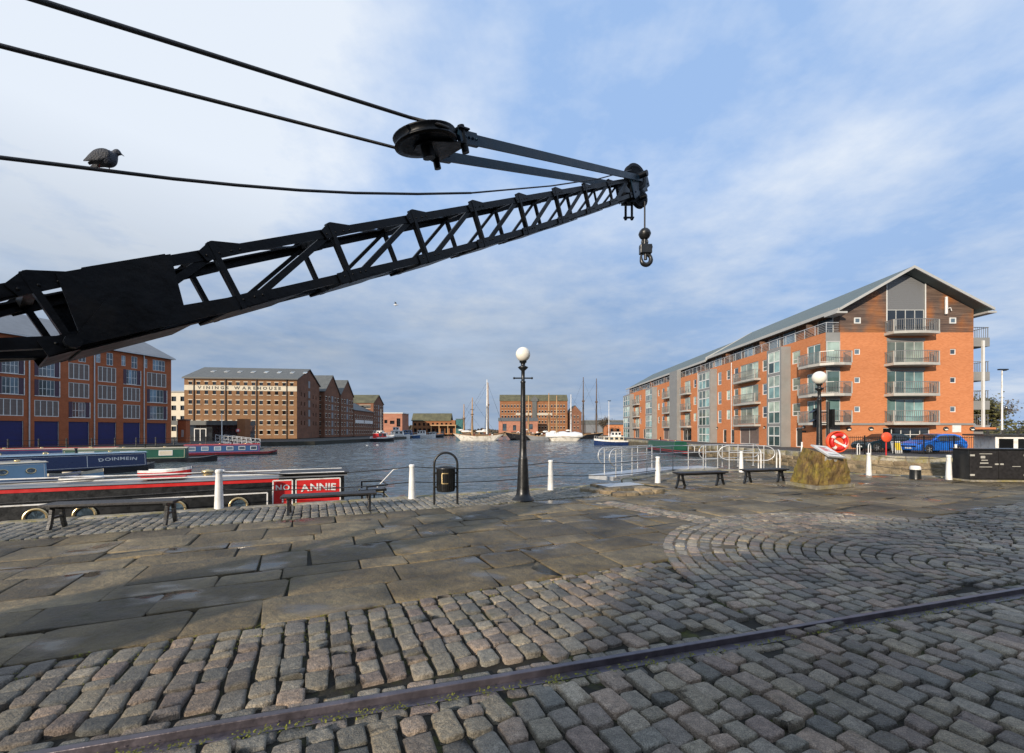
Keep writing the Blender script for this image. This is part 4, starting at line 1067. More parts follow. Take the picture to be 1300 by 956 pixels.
pk = thing('quay_building', 'pink rendered block with a flat roof and a tall dark window at the far end', 'building', (-62, 236, ZG))
m_ = MB(); ops = [(7.5,9.5,4.2,8.6), (1,2.6,6,7.8), (4,6.4,5.6,7.4)]; m_.wall((-68.5,229,ZG), UX, 10.5, 11.2, ops, .2); m_.wall((-58,229,ZG), V((0,1,0)), 14, 11.2, []); m_.build('wall', M['brick_p'], pk)
m_ = MB(); m_.box(-68,-58.5,229.6,243,ZG,10.8); m_.build('interior', M['glass_d'], pk)
m_ = MB(); m_.box(-69,-57.6,228.6,243.4,ZG+11.201,ZG+11.6); m_.build('roof', M['white'], pk)
gr = thing('market_hall', 'low far brick hall with a mossy pitched roof and timber canopy', 'building', (-46, 258, ZG))
m_ = MB(); ops = [(1+i*2.6, 2.6+i*2.6, .6, 3.4) for i in range(9)] + [(1+i*2.6, 2.2+i*2.6, 5, 6.6) for i in range(9)]; m_.wall((-58,252,ZG), UX, 25, 8.2, ops, .25); m_.wall((-33,252,ZG), V((0,1,0)), 9, 8.2, []); m_.build('wall', M['brick_n'], gr)
m_ = MB(); m_.box(-57.5,-33.5,252.6,260,ZG,7.8); m_.build('interior', M['glass_d'], gr)
m_ = MB(); roof_gable(m_, (-58,252,ZG+8.2), (-36,252,ZG+8.2), (-36,261,ZG+8.2), (-58,261,ZG+8.2), 4.0, .5); m_.build('roof', M['roof_g'], gr)
m_ = MB(); m_.box(-47,-32,248,251.9,4.6,5.2)
for x in (-46.5,-42,-37,-32.6): m_.box(x,x+.4,248.2,248.6,ZG,4.6)
m_.build('canopy', M['wood'], gr)
tl = thing('quay_building', 'small teal panelled block at the right end of the mossy roofed hall', 'building', (-30, 256, ZG))
m_ = MB(); m_.box(-32.6,-28.5,252,262,ZG,8.4); m_.build('wall', M['teal'], tl); m_ = MB(); m_.box(-32.8,-28.3,251.8,262.2,8.401,8.8); m_.build('roof', M['slate'], tl)

nw = thing('warehouse', 'wide far warehouse facing the basin, square on, with a central hoist bay', 'warehouse', (14, 300, ZG))
O = V((-8,285,ZG)); NWW, NWH = 44.5, 21.6; ops = []
for i in range(21):
    if i == 10: continue
    u = 1.2 + i*2.03
    for z in (3.4, 7.2, 10.7, 14.0, 17.6): ops.append((u, u+1.0, z, z+1.35))
m_ = MB(); m_.wall(O, UX, NWW, NWH, ops, .25); m_.wall(O + UX*NWW, V((0,1,0)), 40, NWH-4, [], .2, m=1); m_.prism([(36.5,285,ZG+NWH-4),(36.5,325,ZG+NWH-4),(36.5,300,ZG+NWH+3)], (-.4,0,0), 1)
m_.wall(O + V((0,40,0)), V((0,-1,0)), 40, NWH-4, []); m_.build('wall', [M['brick_n'], M['brick_d']], nw)
m_ = MB(); m_.box(-7.4,36,285.7,324,ZG,17); m_.box(-7.4,36,285.7,300,ZG,21); m_.build('interior', M['black'], nw)
for o in ops: small_window(nw, O, UX, *o, rec=.16, bars=None)
m_ = MB(); m_.prism([(-8.3,284.6,ZG+NWH),(36.8,284.6,ZG+NWH),(36.8,291,ZG+NWH+4.4),(-8.3,291,ZG+NWH+4.4)], (0,0,.25)); m_.prism([(-8.3,291.01,ZG+NWH+4.4),(36.8,291.01,ZG+NWH+4.4),(36.8,325,ZG+NWH-3),(-8.3,325,ZG+NWH-3)], (0,0,.25)); m_.box(-8,36.5,285.4,291,ZG+NWH,ZG+NWH+.1); nrf = m_.build('roof', M['roof_g'], nw)
m_ = MB(); m_.box(13.3,16.2,284.2,284.97,1.5,NWH-.6); m_.build('hoist_bay', M['slate'], nw)
m_ = MB(); m_.prism([(12.6,284.0,NWH-.55),(17,284.0,NWH-.55),(17,284.0,NWH+1.2),(14.8,284.0,NWH+3.2),(12.6,284.0,NWH+1.2)], (0,4,0)); m_.build('hoist_house', M['slate'], nrf)
for xa, xb in ((2.5,13.0),(16.4,26.5)): m_ = MB(); m_.box(xa,xb,284.8,284.97,12.1,13.4); m_.build('sign_strip', M['stone'], nw)
bw2 = thing('warehouse', 'added narrow gabled block standing in for the shaded side of the wide far warehouse', 'warehouse', (42, 296, ZG))  # added block, its dark brick stands in for the far warehouse's shaded side
m_ = MB(); ops = [(1.2+i*2.3, 2.1+i*2.3, z, z+1.2) for i in range(3) for z in (3.4, 7.2, 10.7)]; m_.wall((37.6,288,ZG), UX, 8.6, 14, ops, .25); m_.wall((46.2,288,ZG), V((0,1,0)), 20, 14, []); m_.wall((37.6,308,ZG), V((0,-1,0)), 20, 14, []); m_.prism([(37.6,288,13.7),(46.2,288,13.7),(41.9,288,18.6)], (0,.3,0)); m_.build('wall', M['brick_d'], bw2)
m_ = MB(); m_.box(38.1,45.7,288.6,307,ZG,13.4); m_.build('interior', M['black'], bw2)
for o in ops: small_window(bw2, (37.6,288,ZG), UX, *o, rec=.16, bars=None)
m_ = MB(); roof_gable(m_, (37.6,308,13.7), (37.6,288,13.7), (46.2,288,13.7), (46.2,308,13.7), 4.9, .3); m_.build('roof', M['slate'], bw2)
lk = thing('quay_building', 'low brick quayside building with a dark roof in front of the far warehouse', 'building', (3, 276, ZG))
m_ = MB(); ops = [(2.5,5,2,6.4),(9,11,2.2,5.6),(19,21.4,3,6.2)]; m_.wall((-8.4,271,ZG), UX, 24.5, 8.2, ops, .2); m_.wall((16.1,271,ZG), V((0,1,0)), 8, 8.2, []); m_.build('wall', M['brick_p'], lk)
m_ = MB(); m_.box(-8,15.7,271.5,278.6,ZG,7.8); m_.build('interior', M['glass_b'], lk)
m_ = MB(); roof_gable(m_, (-8.4,271,ZG+8.2), (16.1,271,ZG+8.2), (16.1,279,ZG+8.2), (-8.4,279,ZG+8.2), 2.0, .3); m_.build('roof', M['slate'], lk)
sh = thing('shed', 'long pale metal shed with a dark upper band behind the masts', 'shed', (54, 246, ZG))
m_ = MB(); m_.box(41,66,240,255,ZG,5.2, 0); m_.box(40.8,66.2,239.8,255.2,5.201,7.4, 1); m_.build('wall', [M['corr'], M['slate']], sh); m_ = MB(); m_.box(40.6,66.4,239.6,255.4,7.401,7.7); m_.build('roof', M['slate_l'], sh)
ob = thing('quay_building', 'small orange brick building at the waterside, left of the apartment block', 'building', (48, 206, ZG))
m_ = MB(); ops = [(1.5,2.6,1.6,3),(4.4,5.5,1.6,3)]; m_.wall((44.5,202,ZG), UX, 8.5, 4.9, ops); m_.wall((44.5,212,ZG), V((0,-1,0)), 10, 4.9, []); m_.build('wall', M['brick_o'], ob); m_ = MB(); m_.box(45,52.6,202.5,211,ZG,4.5); m_.build('interior', M['glass_d'], ob); m_ = MB(); m_.prism([(44.2,201.6,4.61),(53.3,201.6,4.61),(53.3,212.3,5.6),(44.2,212.3,5.6)], (0,0,.2)); m_.build('roof', M['slate'], ob)

# unseen warehouse added behind the camera; its roof edge shades the foreground
bw = thing('shade_warehouse', 'unseen long brick warehouse added behind the camera to shade the cobbles', 'warehouse', (5,-30,0))
SH = 10.0; back = SH/math.tan(SUN_EL)
s0_ = V((-.23, 4.29, 0)) - AZ*back; sd = V((.884, .467, 0)).normalized(); sn = V((sd.y, -sd.x, 0))
a_, b_ = s0_ + sd*2.0, s0_ + sd*84
m_ = MB(); wops = [(2+i*3.2, 3.2+i*3.2, z, z+1.5) for i in range(25) for z in (1.2, 4.2, 7.2)]
m_.wall(b_, -sd, 82, SH-.3, wops, .2); m_.wall(a_, sn, 12, SH-.3, []); m_.wall(b_ + sn*12, -sn, 12, SH-.3, []); m_.wall(a_ + sn*12, sd, 82, SH-.3, []); m_.build('wall', M['brick_v'], bw)
m_ = MB(); m_.frame_box(a_ + sd*.6 + sn*.5, sd*80.8, sn*11, Z*(SH-.4)); m_.build('interior', M['glass_d'], bw)
m_ = MB(); m_.frame_box(a_ + Z*(SH-.299), sd*82, sn*12, Z*.3); m_.build('roof', M['slate'], bw)
# ------------------------------------------------------------------ the old dock crane
hh = V((.633, .774, 0)).normalized(); EL = R(27.6)
cu = hh*math.cos(EL) + Z*math.sin(EL); cdn = hh*math.sin(EL) - Z*math.cos(EL); cl = V((-hh.y, hh.x, 0))
def TN(i):                                  # near top chord, panel point i
    Y = 3.05 + .86*i
    return V((-3.41 + .818*(Y-3.05), Y, 2.77 + .676*(Y-3.05)))
def wdt(i): return .86 - .05*(i+1) if i < 9.2 else .36
def dep(i):
    if i < 0: return max(.14, .50 + .34*i)
    return .50 + .03*i if i < 3 else (.59 if i < 5.5 else .59 - (i-5.5)*.045)
def TF(i): return TN(i) + cl*wdt(i)
def BN(i): return TN(i) + cdn*dep(i)
def BF(i): return TF(i) + cdn*dep(i)
CB = V((-6.9, -1.0, 0))
cr = thing('dock_crane', 'dark lattice jib of an old dock crane reaching out over the quay, ropes and hook', 'crane', CB)
I0, I1 = -3, 9.2
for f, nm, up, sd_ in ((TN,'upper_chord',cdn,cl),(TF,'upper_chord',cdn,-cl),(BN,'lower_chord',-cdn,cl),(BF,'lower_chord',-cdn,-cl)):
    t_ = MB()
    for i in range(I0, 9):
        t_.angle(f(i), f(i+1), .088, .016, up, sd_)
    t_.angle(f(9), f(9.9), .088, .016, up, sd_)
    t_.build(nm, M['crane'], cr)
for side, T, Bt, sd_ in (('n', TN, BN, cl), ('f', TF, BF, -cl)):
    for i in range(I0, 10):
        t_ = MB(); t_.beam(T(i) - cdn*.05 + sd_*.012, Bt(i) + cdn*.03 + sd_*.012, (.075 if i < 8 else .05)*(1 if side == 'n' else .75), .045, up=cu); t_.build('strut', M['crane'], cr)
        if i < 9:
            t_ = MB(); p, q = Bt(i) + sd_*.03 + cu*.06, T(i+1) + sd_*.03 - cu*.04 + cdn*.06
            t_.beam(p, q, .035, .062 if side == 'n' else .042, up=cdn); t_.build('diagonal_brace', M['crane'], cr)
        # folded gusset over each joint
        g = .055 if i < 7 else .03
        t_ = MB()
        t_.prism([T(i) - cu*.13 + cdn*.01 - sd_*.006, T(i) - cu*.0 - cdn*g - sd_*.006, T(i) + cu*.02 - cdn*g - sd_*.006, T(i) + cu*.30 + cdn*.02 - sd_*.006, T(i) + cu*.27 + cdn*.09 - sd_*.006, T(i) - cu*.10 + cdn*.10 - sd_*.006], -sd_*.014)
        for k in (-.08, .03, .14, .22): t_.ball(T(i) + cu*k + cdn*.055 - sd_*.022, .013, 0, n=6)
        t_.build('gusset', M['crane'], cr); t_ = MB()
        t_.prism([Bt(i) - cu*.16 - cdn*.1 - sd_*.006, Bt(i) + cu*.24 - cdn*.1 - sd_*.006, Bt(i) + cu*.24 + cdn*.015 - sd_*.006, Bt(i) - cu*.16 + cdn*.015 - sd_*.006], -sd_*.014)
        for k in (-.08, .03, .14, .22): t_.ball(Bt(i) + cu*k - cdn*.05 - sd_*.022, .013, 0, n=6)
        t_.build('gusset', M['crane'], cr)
for i in range(I0, 10):                      # cross members, lacing and batten plates on the top and the underside
    for p, q in ((TN(i) + cdn*.03, TF(i) + cdn*.03), (BN(i) - cdn*.02, BF(i) - cdn*.02)): t_ = MB(); t_.beam(p, q, .08, .05, up=cdn); t_.build('cross_member', M['crane'], cr)
    if i < 9:
        t_ = MB(); t_.beam(BN(i) - cdn*.01, BF(i+1) - cdn*.01, .05, .02, up=cdn)
        if i > 0: t_.beam(TN(i) + cdn*.02, TF(i+1) + cdn*.02, .05, .02, up=cdn)
        t_.build('lacing', M['crane'], cr)
        t_ = MB(); o = BN(i) + cdn*.012 + cu*(-.16); ln = .78
        t_.frame_box(o - cl*.01, cu*ln, cl*(wdt(i)+.02), cdn*.014); t_.build('batten_plate', M['crane'], cr)
def between(f, i, j, t): return f(i).lerp(f(j), t)
t_ = MB()                                    # solid web panel near the foot
for T, Bt, s_ in ((TN, BN, -cl), (TF, BF, cl)):
    a_, b_, c_, d_ = T(.12), T(.72), Bt(.61), Bt(.04)
    t_.prism([a_ + s_*.026, b_ + s_*.026, c_ + s_*.026, d_ + s_*.026], s_*.014)
t_.prism([BN(.02) + cdn*.03, BN(.66) + cdn*.03, BF(.66) + cdn*.03, BF(.02) + cdn*.03], cdn*.012)
t_.prism([TN(.25) - cdn*.004, TN(.7) - cdn*.004, TF(.7) - cdn*.004, TF(.25) - cdn*.004], -cdn*.012)
t_.build('web_plate', M['crane'], cr)
t_ = MB()                                    # forked plate strapped along the lower chord
t_.prism([BN(-.05) - cl*.05 + cdn*.02, BN(.25) - cl*.05 - cdn*.26, BN(.5) - cl*.05 - cdn*.12, BN(.95) - cl*.05 - cdn*.09, BN(.95) - cl*.05 + cdn*.03], -cl*.016); t_.tube([BN(0) - cl*.12 - cdn*.03, BF(0) + cl*.12 - cdn*.03], .05, 10); t_.build('foot_plate', M['crane'], cr)
# head
t_ = MB()
for T, s_ in ((TN, -cl), (TF, cl)):
    q = T(9.0) + s_*.022
    t_.prism([q + cdn*.02, q + cu*1.15 - cdn*.10, q + cu*1.22 + cdn*.28, q + cu*.05 + cdn*.50, q + cdn*.46], s_*.02)
    for a_, b_ in ((.15,.1),(.15,.35),(.5,.05),(.5,.34),(.85,-.02),(.85,.26),(1.08,-.03),(1.08,.22),(1.0,.1)): t_.ball(q + cu*a_ + cdn*b_ + s_*.024, .022, 0, n=6)
t_.build('head_plate', M['crane_blue'], cr)
def wheel(name, c, ax, r, w, mats, parent, spokes=6):
    t_ = MB(); prof = [(r*.80, -w/2), (r, -w/2), (r*.99, -w*.36), (r*.90, 0), (r*.99, w*.36), (r, w/2), (r*.80, w/2), (r*.80, -w/2)]
    c = V(c); ax = V(ax).normalized(); t_.lathe(prof, 32, c, ax)
    t_.lathe([(r*.22, -w*.7), (r*.22, w*.7)], 16, c, ax)
    e1_ = ax.cross(Z); e1_ = e1_.normalized() if e1_.length > .01 else V((1,0,0)); e2_ = ax.cross(e1_)
    for k in range(spokes):
        d = e1_*math.cos(2*math.pi*k/spokes) + e2_*math.sin(2*math.pi*k/spokes); t_.beam(c + d*r*.2, c + d*r*.83, w*.35, r*.13, up=ax)
    return t_.build(name, mats, parent)
hw = P(806, 225.5, 11.15); wheel('head_sheave', hw, V((-.46,.89,0)), .34, .10, M['crane'], cr)
lw_ = P(811.5, 252, 11.25); wheel('head_sheave', lw_, V((-.46,.89,0)), .25, .09, M['crane'], cr)
t_ = MB(); t_.tube([hw - cl*.33 , hw + cl*.26], .075, 12); t_.tube([lw_ - cl*.2, lw_ + cl*.22], .05, 10); t_.build('axle', M['crane'], cr)
t_ = MB(); q = P(798, 252, 11.1); t_.ball(q, .15, 0, (1.2,1,.7)); t_.box(q.x-.17, q.x+.14, q.y-.1, q.y+.1, q.z-.14, q.z+.10)
for dx in (-.075, .085): t_.tube([q + V((dx,0,-.05)), q + V((dx,0,-.50))], .032, 8); t_.ball(q + V((dx,0,-.52)), .045, 0, n=8)
t_.beam(q + V((-.13,0,-.49)), q + V((.14,0,-.49)), .05, .03); t_.build('limit_stop', M['crane'], cr)
# hoist rope and hook
rx = P(818.5, 256, 11.25); bt = P(818.5, 297, 11.25)
t_ = MB(); t_.tube([rx, bt], .022, 8); t_.build('hoist_rope', M['rope'], cr)
hk = MB(); hk.ball(bt, .152, 0, n=20); hk.lathe([(.157,-.015),(.157,.015)], 24, bt); q = bt - Z*.15
hk.tube([q, q - Z*.12], .05, 10); hk.tube([q - Z*.06 + V((.07*math.cos(t),0,.07*math.sin(t))) for t in [2*math.pi*k/14 for k in range(14)]], .028, 8, loop=True)
blk = hk.build('hook_block', M['black'], cr)
hk = MB(); c_ = P(819.5, 316.5, 11.25); hk.box(c_.x-.15, c_.x+.15, c_.y-.09, c_.y+.09, c_.z-.12, c_.z+.11); hk.tube([c_ + V((-.16,0,.05)), c_ + V((.17,0,.05))], .05, 10); hk.tube([c_ + V((0,0,.2)), c_ - V((0,0,.27))], .045, 10); hk.build('swivel', M['black'], blk, bevel=.03)
hk = MB(); c_ = P(820.2, 329.5, 11.25); pts = []
for k in range(22):
    t = R(95 - 345*k/21); r = .125 if k < 18 else .125 + .015*(k-17)
    pts.append(c_ + V((r*math.cos(t), 0, r*1.1*math.sin(t) + (.09 if k == 0 else 0))))
hk.tube(pts, [.05 - .0*(k) if k < 6 else (.058 if k < 15 else .058 - .006*(k-14)) for k in range(22)], 10); hk.tube([c_ + V((-.02,0,.30)), pts[0]], .05, 10)
hk.tube([pts[-1], pts[1] + V((.02,0,.02))], .018, 6)
hk.build('hook', M['black'], blk)
# pendant block with its bars and ropes
sc_ = P(540, 178, 5.8); rd = (V((-1.06,5.55,5.635)) - V((-3.18,2.9,4.58))).normalized(); sn_ = rd.cross(cl).normalized()
wheel('pendant_sheave', sc_, sn_, .425, .11, M['crane'], cr, 7)
t_ = MB()
for off in (-.085, .075):
    o = sc_ + sn_*off
    t_.prism([o - rd*.10 - cl*.14, o - rd*.16 + cl*.02, o - rd*.10 + cl*.16, o + rd*.42 + cl*.34, o + rd*.50 + cl*.30, o + rd*.50 - cl*.30, o + rd*.42 - cl*.34], sn_*.018)
t_.tube([sc_ - sn_*.22, sc_ + sn_*.16], .085, 12)
for s_ in (-1, 1): t_.tube([sc_ + rd*.44 + cl*s_*.29 - sn_*.19, sc_ + rd*.44 + cl*s_*.29 + sn_*.15], .05, 10)
t_.frame_box(sc_ + rd*.34 - cl*.36 + sn_*.09, rd*.2, cl*.72, sn_*.02)
t_.build('pendant_block', M['crane'], cr)
for p, q in ((sc_ + rd*.40 - cl*.29, TN(9.75) - cl*.07 + cdn*.12), (sc_ + rd*.40 + cl*.29, TF(9.6) + cl*.05 + cdn*.12)):
    t_ = MB(); t_.beam(p, q, .03, .14, up=sn_); t_.beam(p - rd*.05, p + (q-p).normalized()*.34, .06, .17, up=sn_)
    for k in range(4): t_.ball(p + (q-p).normalized()*(.06+.08*k) - cl*.04, .02, 0, n=6)
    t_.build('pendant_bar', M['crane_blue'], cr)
def ext(p, q, Y): t = (Y - q.y)/(q.y - p.y); return q + (q-p)*t
for s_, (xa, ya, Ya), (xb, yb, Yb) in ((-1,(520,149,5.42),(46.7,0,2.9)), (1,(500,187,6.05),(0,58,3.45))):
    p, q = P(xa,ya,Ya), P(xb,yb,Yb); e_ = ext(p, q, -.4)
    t_ = MB(); t_.tube([sc_ + cl*s_*.40 + rd*.05, sc_ + cl*s_*.41 - rd*.10, p.lerp(sc_ + cl*s_*.41, .3), p, q, e_], .020, 10); t_.build('pendant_rope', M['rope'], cr)
hp = [P(0,200,3.2), P(70,208.5,3.45), P(138,217,3.7), P(220,227,4.05), P(300,235,4.4), P(380,241.5,4.82), P(450,245,5.3), P(530,246.3,5.9), P(598,245,6.62)]
hp = [ext(hp[1], hp[0], -.2)] + hp
t_ = MB(); t_.tube(hp, .0155, 10); t_.tube([hp[-1], P(700,236,8.3), P(760,227,9.7), P(803,215.5,11.1)], .013, 8); t_.build('hoist_rope', M['rope'], cr)
# slewing house and mast (left of the picture)
t_ = MB(); t_.lathe([(1.5,0),(1.5,.25),(.9,.3),(.9,.9),(1.3,.95),(1.3,1.05)], 28, CB); t_.build('pedestal', M['crane'], cr)
t_ = MB(); o = CB + Z*1.06 - hh*1.5 - cl*.8; t_.frame_box(o, hh*2.2, cl*1.6, Z*1.3); t_.build('slewing_house', M['crane'], cr, bevel=.04)
tp = ext(P(520,149,5.42), P(46.7,0,2.9), -.4); tq = ext(P(500,187,6.05), P(0,58,3.45), -.4)
t_ = MB()
for q in (tp, tq): t_.beam(CB + (q-CB)*.12 + Z*.7, q, .14, .12); t_.beam(CB - hh*1.3 + Z*2.3, q, .10, .10)
t_.beam(tp, tq, .12, .12); t_.build('mast', M['crane'], cr)

# pigeon sitting on the hoist rope
pg = thing('pigeon', 'plump grey pigeon perched on the lowest crane rope', 'bird', P(134, 215.6, 3.69))
b0 = pg.location.copy(); dx = V((.93, .36, 0)).normalized(); dyv = V((-dx.y, dx.x, 0))
def ringp(c, r, rw, rv, n=14, tilt=0.0):
    t = V((math.cos(tilt), 0, math.sin(tilt))); up = V((-math.sin(tilt), 0, math.cos(tilt)))
    return [b0 + dx*(c[0] + up.x*rv*math.sin(a)) + Z*(c[1] + up.z*rv*math.sin(a)) + dyv*(c[2] + rw*math.cos(a)) for a in [2*math.pi*k/n for k in range(n)]]
def spline(keys, m=4):
    out = []
    for i in range(len(keys)-1):
        k0, k1, k2, k3 = keys[max(i-1,0)], keys[i], keys[i+1], keys[min(i+2,len(keys)-1)]
        for j in range(m):
            t = j/m; out.append(tuple(.5*((2*b_)+(c_-a_)*t+(2*a_-5*b_+4*c_-d_)*t*t+(-a_+3*b_-3*c_+d_)*t**3) for a_, b_, c_, d_ in zip(k0,k1,k2,k3)))
    return out + [keys[-1]]
def bird_loft(mb, keys, y=0.0, n=20):           # key: x, z, half width, half height, tilt
    mb.loft([[b0 + dx*(x - math.sin(tl)*rv*math.sin(q)) + Z*(z + math.cos(tl)*rv*math.sin(q)) + dyv*(y + rw*math.cos(q)) for q in [2*math.pi*k/n for k in range(n)]] for x, z, rw, rv, tl in spline(keys)])
m_ = MB()
bird_loft(m_, [(-.165,.030,.024,.006,.5),(-.145,.050,.034,.013,.5),(-.118,.085,.056,.044,.4),(-.075,.108,.080,.072,.15),(-.015,.116,.090,.086,0),(.045,.118,.082,.083,0),(.078,.134,.060,.068,.35),(.094,.165,.042,.046,.6),(.106,.190,.034,.036,.45),(.126,.200,.030,.031,.1),(.146,.195,.019,.021,0),(.160,.187,.008,.009,0),(.186,.172,.002,.003,0)])
m_.build('body', M['pigeon'], pg)
for s_ in (-1, 1):
    m_ = MB(); bird_loft(m_, [(.070,.140,.006,.018,0),(.045,.136,.016,.046,0),(-.01,.122,.019,.062,0),(-.065,.102,.018,.056,.2),(-.115,.072,.012,.036,.35),(-.160,.040,.007,.016,.4),(-.185,.026,.003,.005,.4)], s_*.072); m_.build('wing', M['pigeon_d'], pg)
    m_ = MB(); p = b0 + dx*(-.01+.03*s_) + dyv*(s_*.03) + Z*.05; q = b0 + dx*(-.01+.05*s_) + dyv*(s_*.008) + Z*.004
    m_.tube([p, q], .006, 6); m_.tube([q, q + dx*.03 - Z*.004], .004, 5); m_.tube([q, q - dx*.02 - Z*.002], .004, 5); m_.build('leg', M['pleg'], pg)
pg.scale = (.68, .68, .84)

def gull(p, label, fly=False, s=1.0):
    t = thing('gull', label, 'bird', p)
    m_ = MB(); prof = [(.004,-.22),(.03,-.16),(.07,-.05),(.08,.03),(.06,.10),(.042,.14),(.045,.18),(.03,.21),(.008,.235),(.003,.27)]
    m_.lathe([(r*s, z*s) for r, z in prof], 12, p, V((1,.2,.06))); m_.build('body', M['gull'], t)
    for k in (-1, 1):
        m_ = MB(); a_ = V(p); w = V((-.2,1,0)).normalized()*k
        if fly: m_.prism([a_ + V((.08,0,.02))*s, a_ + (w*.35 + V((.06,0,.14)))*s, a_ + (w*.75 + V((-.1,0,.06)))*s, a_ + (w*.35 + V((-.08,0,.12)))*s, a_ + V((-.1,0,.02))*s], (0,0,.012))
        else: m_.loft([[V(p) + (V((c[0],c[1]*k + .016*k*math.cos(2*math.pi*j/8),c[2] + .05*c[3]*math.sin(2*math.pi*j/8))))*s for j in range(8)] for c in ((.09,.05,.03,.3),(0,.075,.03,1),(-.12,.05,.03,.6),(-.25,.02,.04,.1))])
        m_.build('wing', M['galv'], t)
    return t
gull(P(502.5, 387, 40), 'white gull gliding below the crane jib', True)
gull(G(466, 565.5, WATER+.08), 'white gull floating on the basin, left one of two'); gull(G(479, 565.0, WATER+.08), 'white gull floating on the basin, right one of two')
gull(G(280, 597.5, WATER+.10), 'white gull floating close to the green narrowboat', s=1.2)

# ------------------------------------------------------------------ quay furniture
def post_mesh(h=.86):
    mb = MB(); mb.lathe([(.095,0),(.09,.02),(.075,h*.55),(.062,h-.10),(.062,h-.085),(.072,h-.07),(.072,h-.02),(.055,h),(0,h)], 20)
    return mb
POST = post_mesh().mesh('white_post', M['white'])
def wpost(p, label, sc=1.0):
    o = bpy.data.objects.new('white_post', POST); COL.objects.link(o); o.location = p; o.scale = (sc, sc, sc); o.rotation_euler = (0,0,rnd.uniform(0,6))
    return tag(o, label, 'post', 'white chain posts on the quay')
pp = [G(278,646), G(523,633), G(699,622), G(835,613), G(941,599.5), G(1103,603.5), G(1204.5,609)]
pl_ = ['tapered white post standing between the two left benches', 'tapered white post left of the litter bin', 'tapered white post right of the tall black lamp post', 'tapered white post at the near end of the gangway rails', 'tapered white post behind the far right bench, by the ladder hoops', 'tapered white post just right of the inscribed boulder', 'tapered white post left of the black cabinet']
for p, l in zip(pp, pl_): wpost(p, l)
wpost(V((22.75,34,.05)), 'small distant white post behind the boulder on the far quay', .9)
q = V((27.35, 26.7, .05)); wpost(q, 'white post with black foot in front of the blue car', .95)
def chain(p, q, sag, label, r=.012):
    m_ = MB(); n = 14
    m_.tube([p.lerp(q, k/n) - Z*(sag*4*(k/n)*(1-k/n)) for k in range(n+1)], r, 6)
    tag(m_.build('rope_rail', M['rope']), label, 'rope', 'sagging ropes strung between the white posts')
ext0 = AB(-14.2, 11.05)
seq = [ext0] + pp[:4]
nmz = ['left of the leftmost white post', 'between the two left white posts', 'between the litter bin and the lamp post', 'between the lamp post and the gangway']
for i in range(4):
    for hgt, nm in ((.80, 'upper'), (.42, 'lower')): chain(seq[i] + Z*hgt, seq[i+1] + Z*hgt, .10 if hgt > .5 else .08, nm + ' dark rope sagging ' + nmz[i])
wpost(ext0, 'tapered white post at the far left edge of the quay')
for a_, b_, nm in ((5,6,'between the boulder and the black cabinet'),):
    for hgt, nn_ in ((.80,'upper'),(.42,'lower')): chain(pp[a_] + Z*hgt, pp[b_] + Z*hgt, .12, nn_ + ' dark rope sagging ' + nm)

def bench(label, c, rz, L, splay):
    t = thing('bench', label, 'bench', c, rz, 'backless black quay benches')
    m_ = MB()
    for k in range(3): m_.box(-L/2, L/2, -.21+.145*k, -.21+.13+.145*k, .395, .44)
    m_.build('seat', M['blackm'], t, local=True, bevel=.006)
    for s_ in (-1, 1):
        x = s_*(L/2-.14); m_ = MB()
        for k in (-1, 1):
            pts = [V((x, k*.10, .39)), V((x, k*.12, .26)), V((x, k*(.15 if not splay else .19), .10)), V((x, k*(.19 if not splay else .26), 0))]
            if splay: pts = [V((x + d_.y*.9, d_.y*.35, d_.z)) for d_ in pts]
            for i in range(3): m_.beam(pts[i], pts[i+1], .065, .055, up=(1,0,0))
        m_.beam((x,-.2,.375), (x,.2,.375), .06, .04); m_.beam((x,-.12,.2), (x,.12,.2), .05, .04); m_.build('leg', M['black'], t, local=True, bevel=.006)
    m_ = MB(); m_.beam((-L/2+.14,0,.36), (L/2-.14,0,.36), .05, .04); m_.build('stretcher', M['black'], t, local=True)
    return t
b_ = G(67,671), G(221,664); bench('black plank bench at the left, nearest the camera', (b_[0]+b_[1])/2, math.atan2(b_[1].y-b_[0].y, b_[1].x-b_[0].x), 1.98, False)
b_ = G(360,653), G(475,646); bench('black plank bench in front of the red ANNIE panel', (b_[0]+b_[1])/2, math.atan2(b_[1].y-b_[0].y, b_[1].x-b_[0].x), 1.84, False).scale = (1,1,.87)
b_ = G(861,618), G(917,615.5); bench('black bench with splayed iron legs just right of the gangway post', (b_[0]+b_[1])/2, R(17), 1.75, True)
b_ = G(945,613), G(995,611); bench('black bench with splayed iron legs beside the inscribed boulder', (b_[0]+b_[1])/2, R(16), 1.65, True)

def lamp(label, p, H=3.42, gr=.18):
    t = thing('street_lamp', label, 'street lamp', p)
    m_ = MB(); m_.lathe([(.27,0),(.26,.03),(.20,.08),(.165,.16),(.15,.30),(.135,.60),(.118,.95),(.112,1.0),(.112,1.03),(.095,1.06),(.085,1.3),(.07,1.9),(.06,2.5),(.055,H-.55),(.065,H-.53),(.065,H-.50),(.045,H-.48),(.045,H-.24),(.11,H-.18),(.13,H-.15),(.05,H-.11),(.06,H-.05),(.09,H-.03),(.09,H)], 20, p)
    m_.build('post', M['black'], t)
    m_ = MB(); z = H-.42; m_.tube([V(p)+V((-.22,0,z)), V(p)+V((.22,0,z))], .018, 8); m_.ball(V(p)+V((-.22,0,z)), .03, 0, n=8); m_.ball(V(p)+V((.22,0,z)), .03, 0, n=8); m_.build('ladder_bar', M['black'], t)
    m_ = MB(); m_.ball(V(p)+V((0,0,H+gr*.93)), gr, 0, n=28); m_.build('globe', M['globe'], t)
    return t
lamp('tall black lamp post with white globe standing alone in the middle of the quay', G(664,634.5))
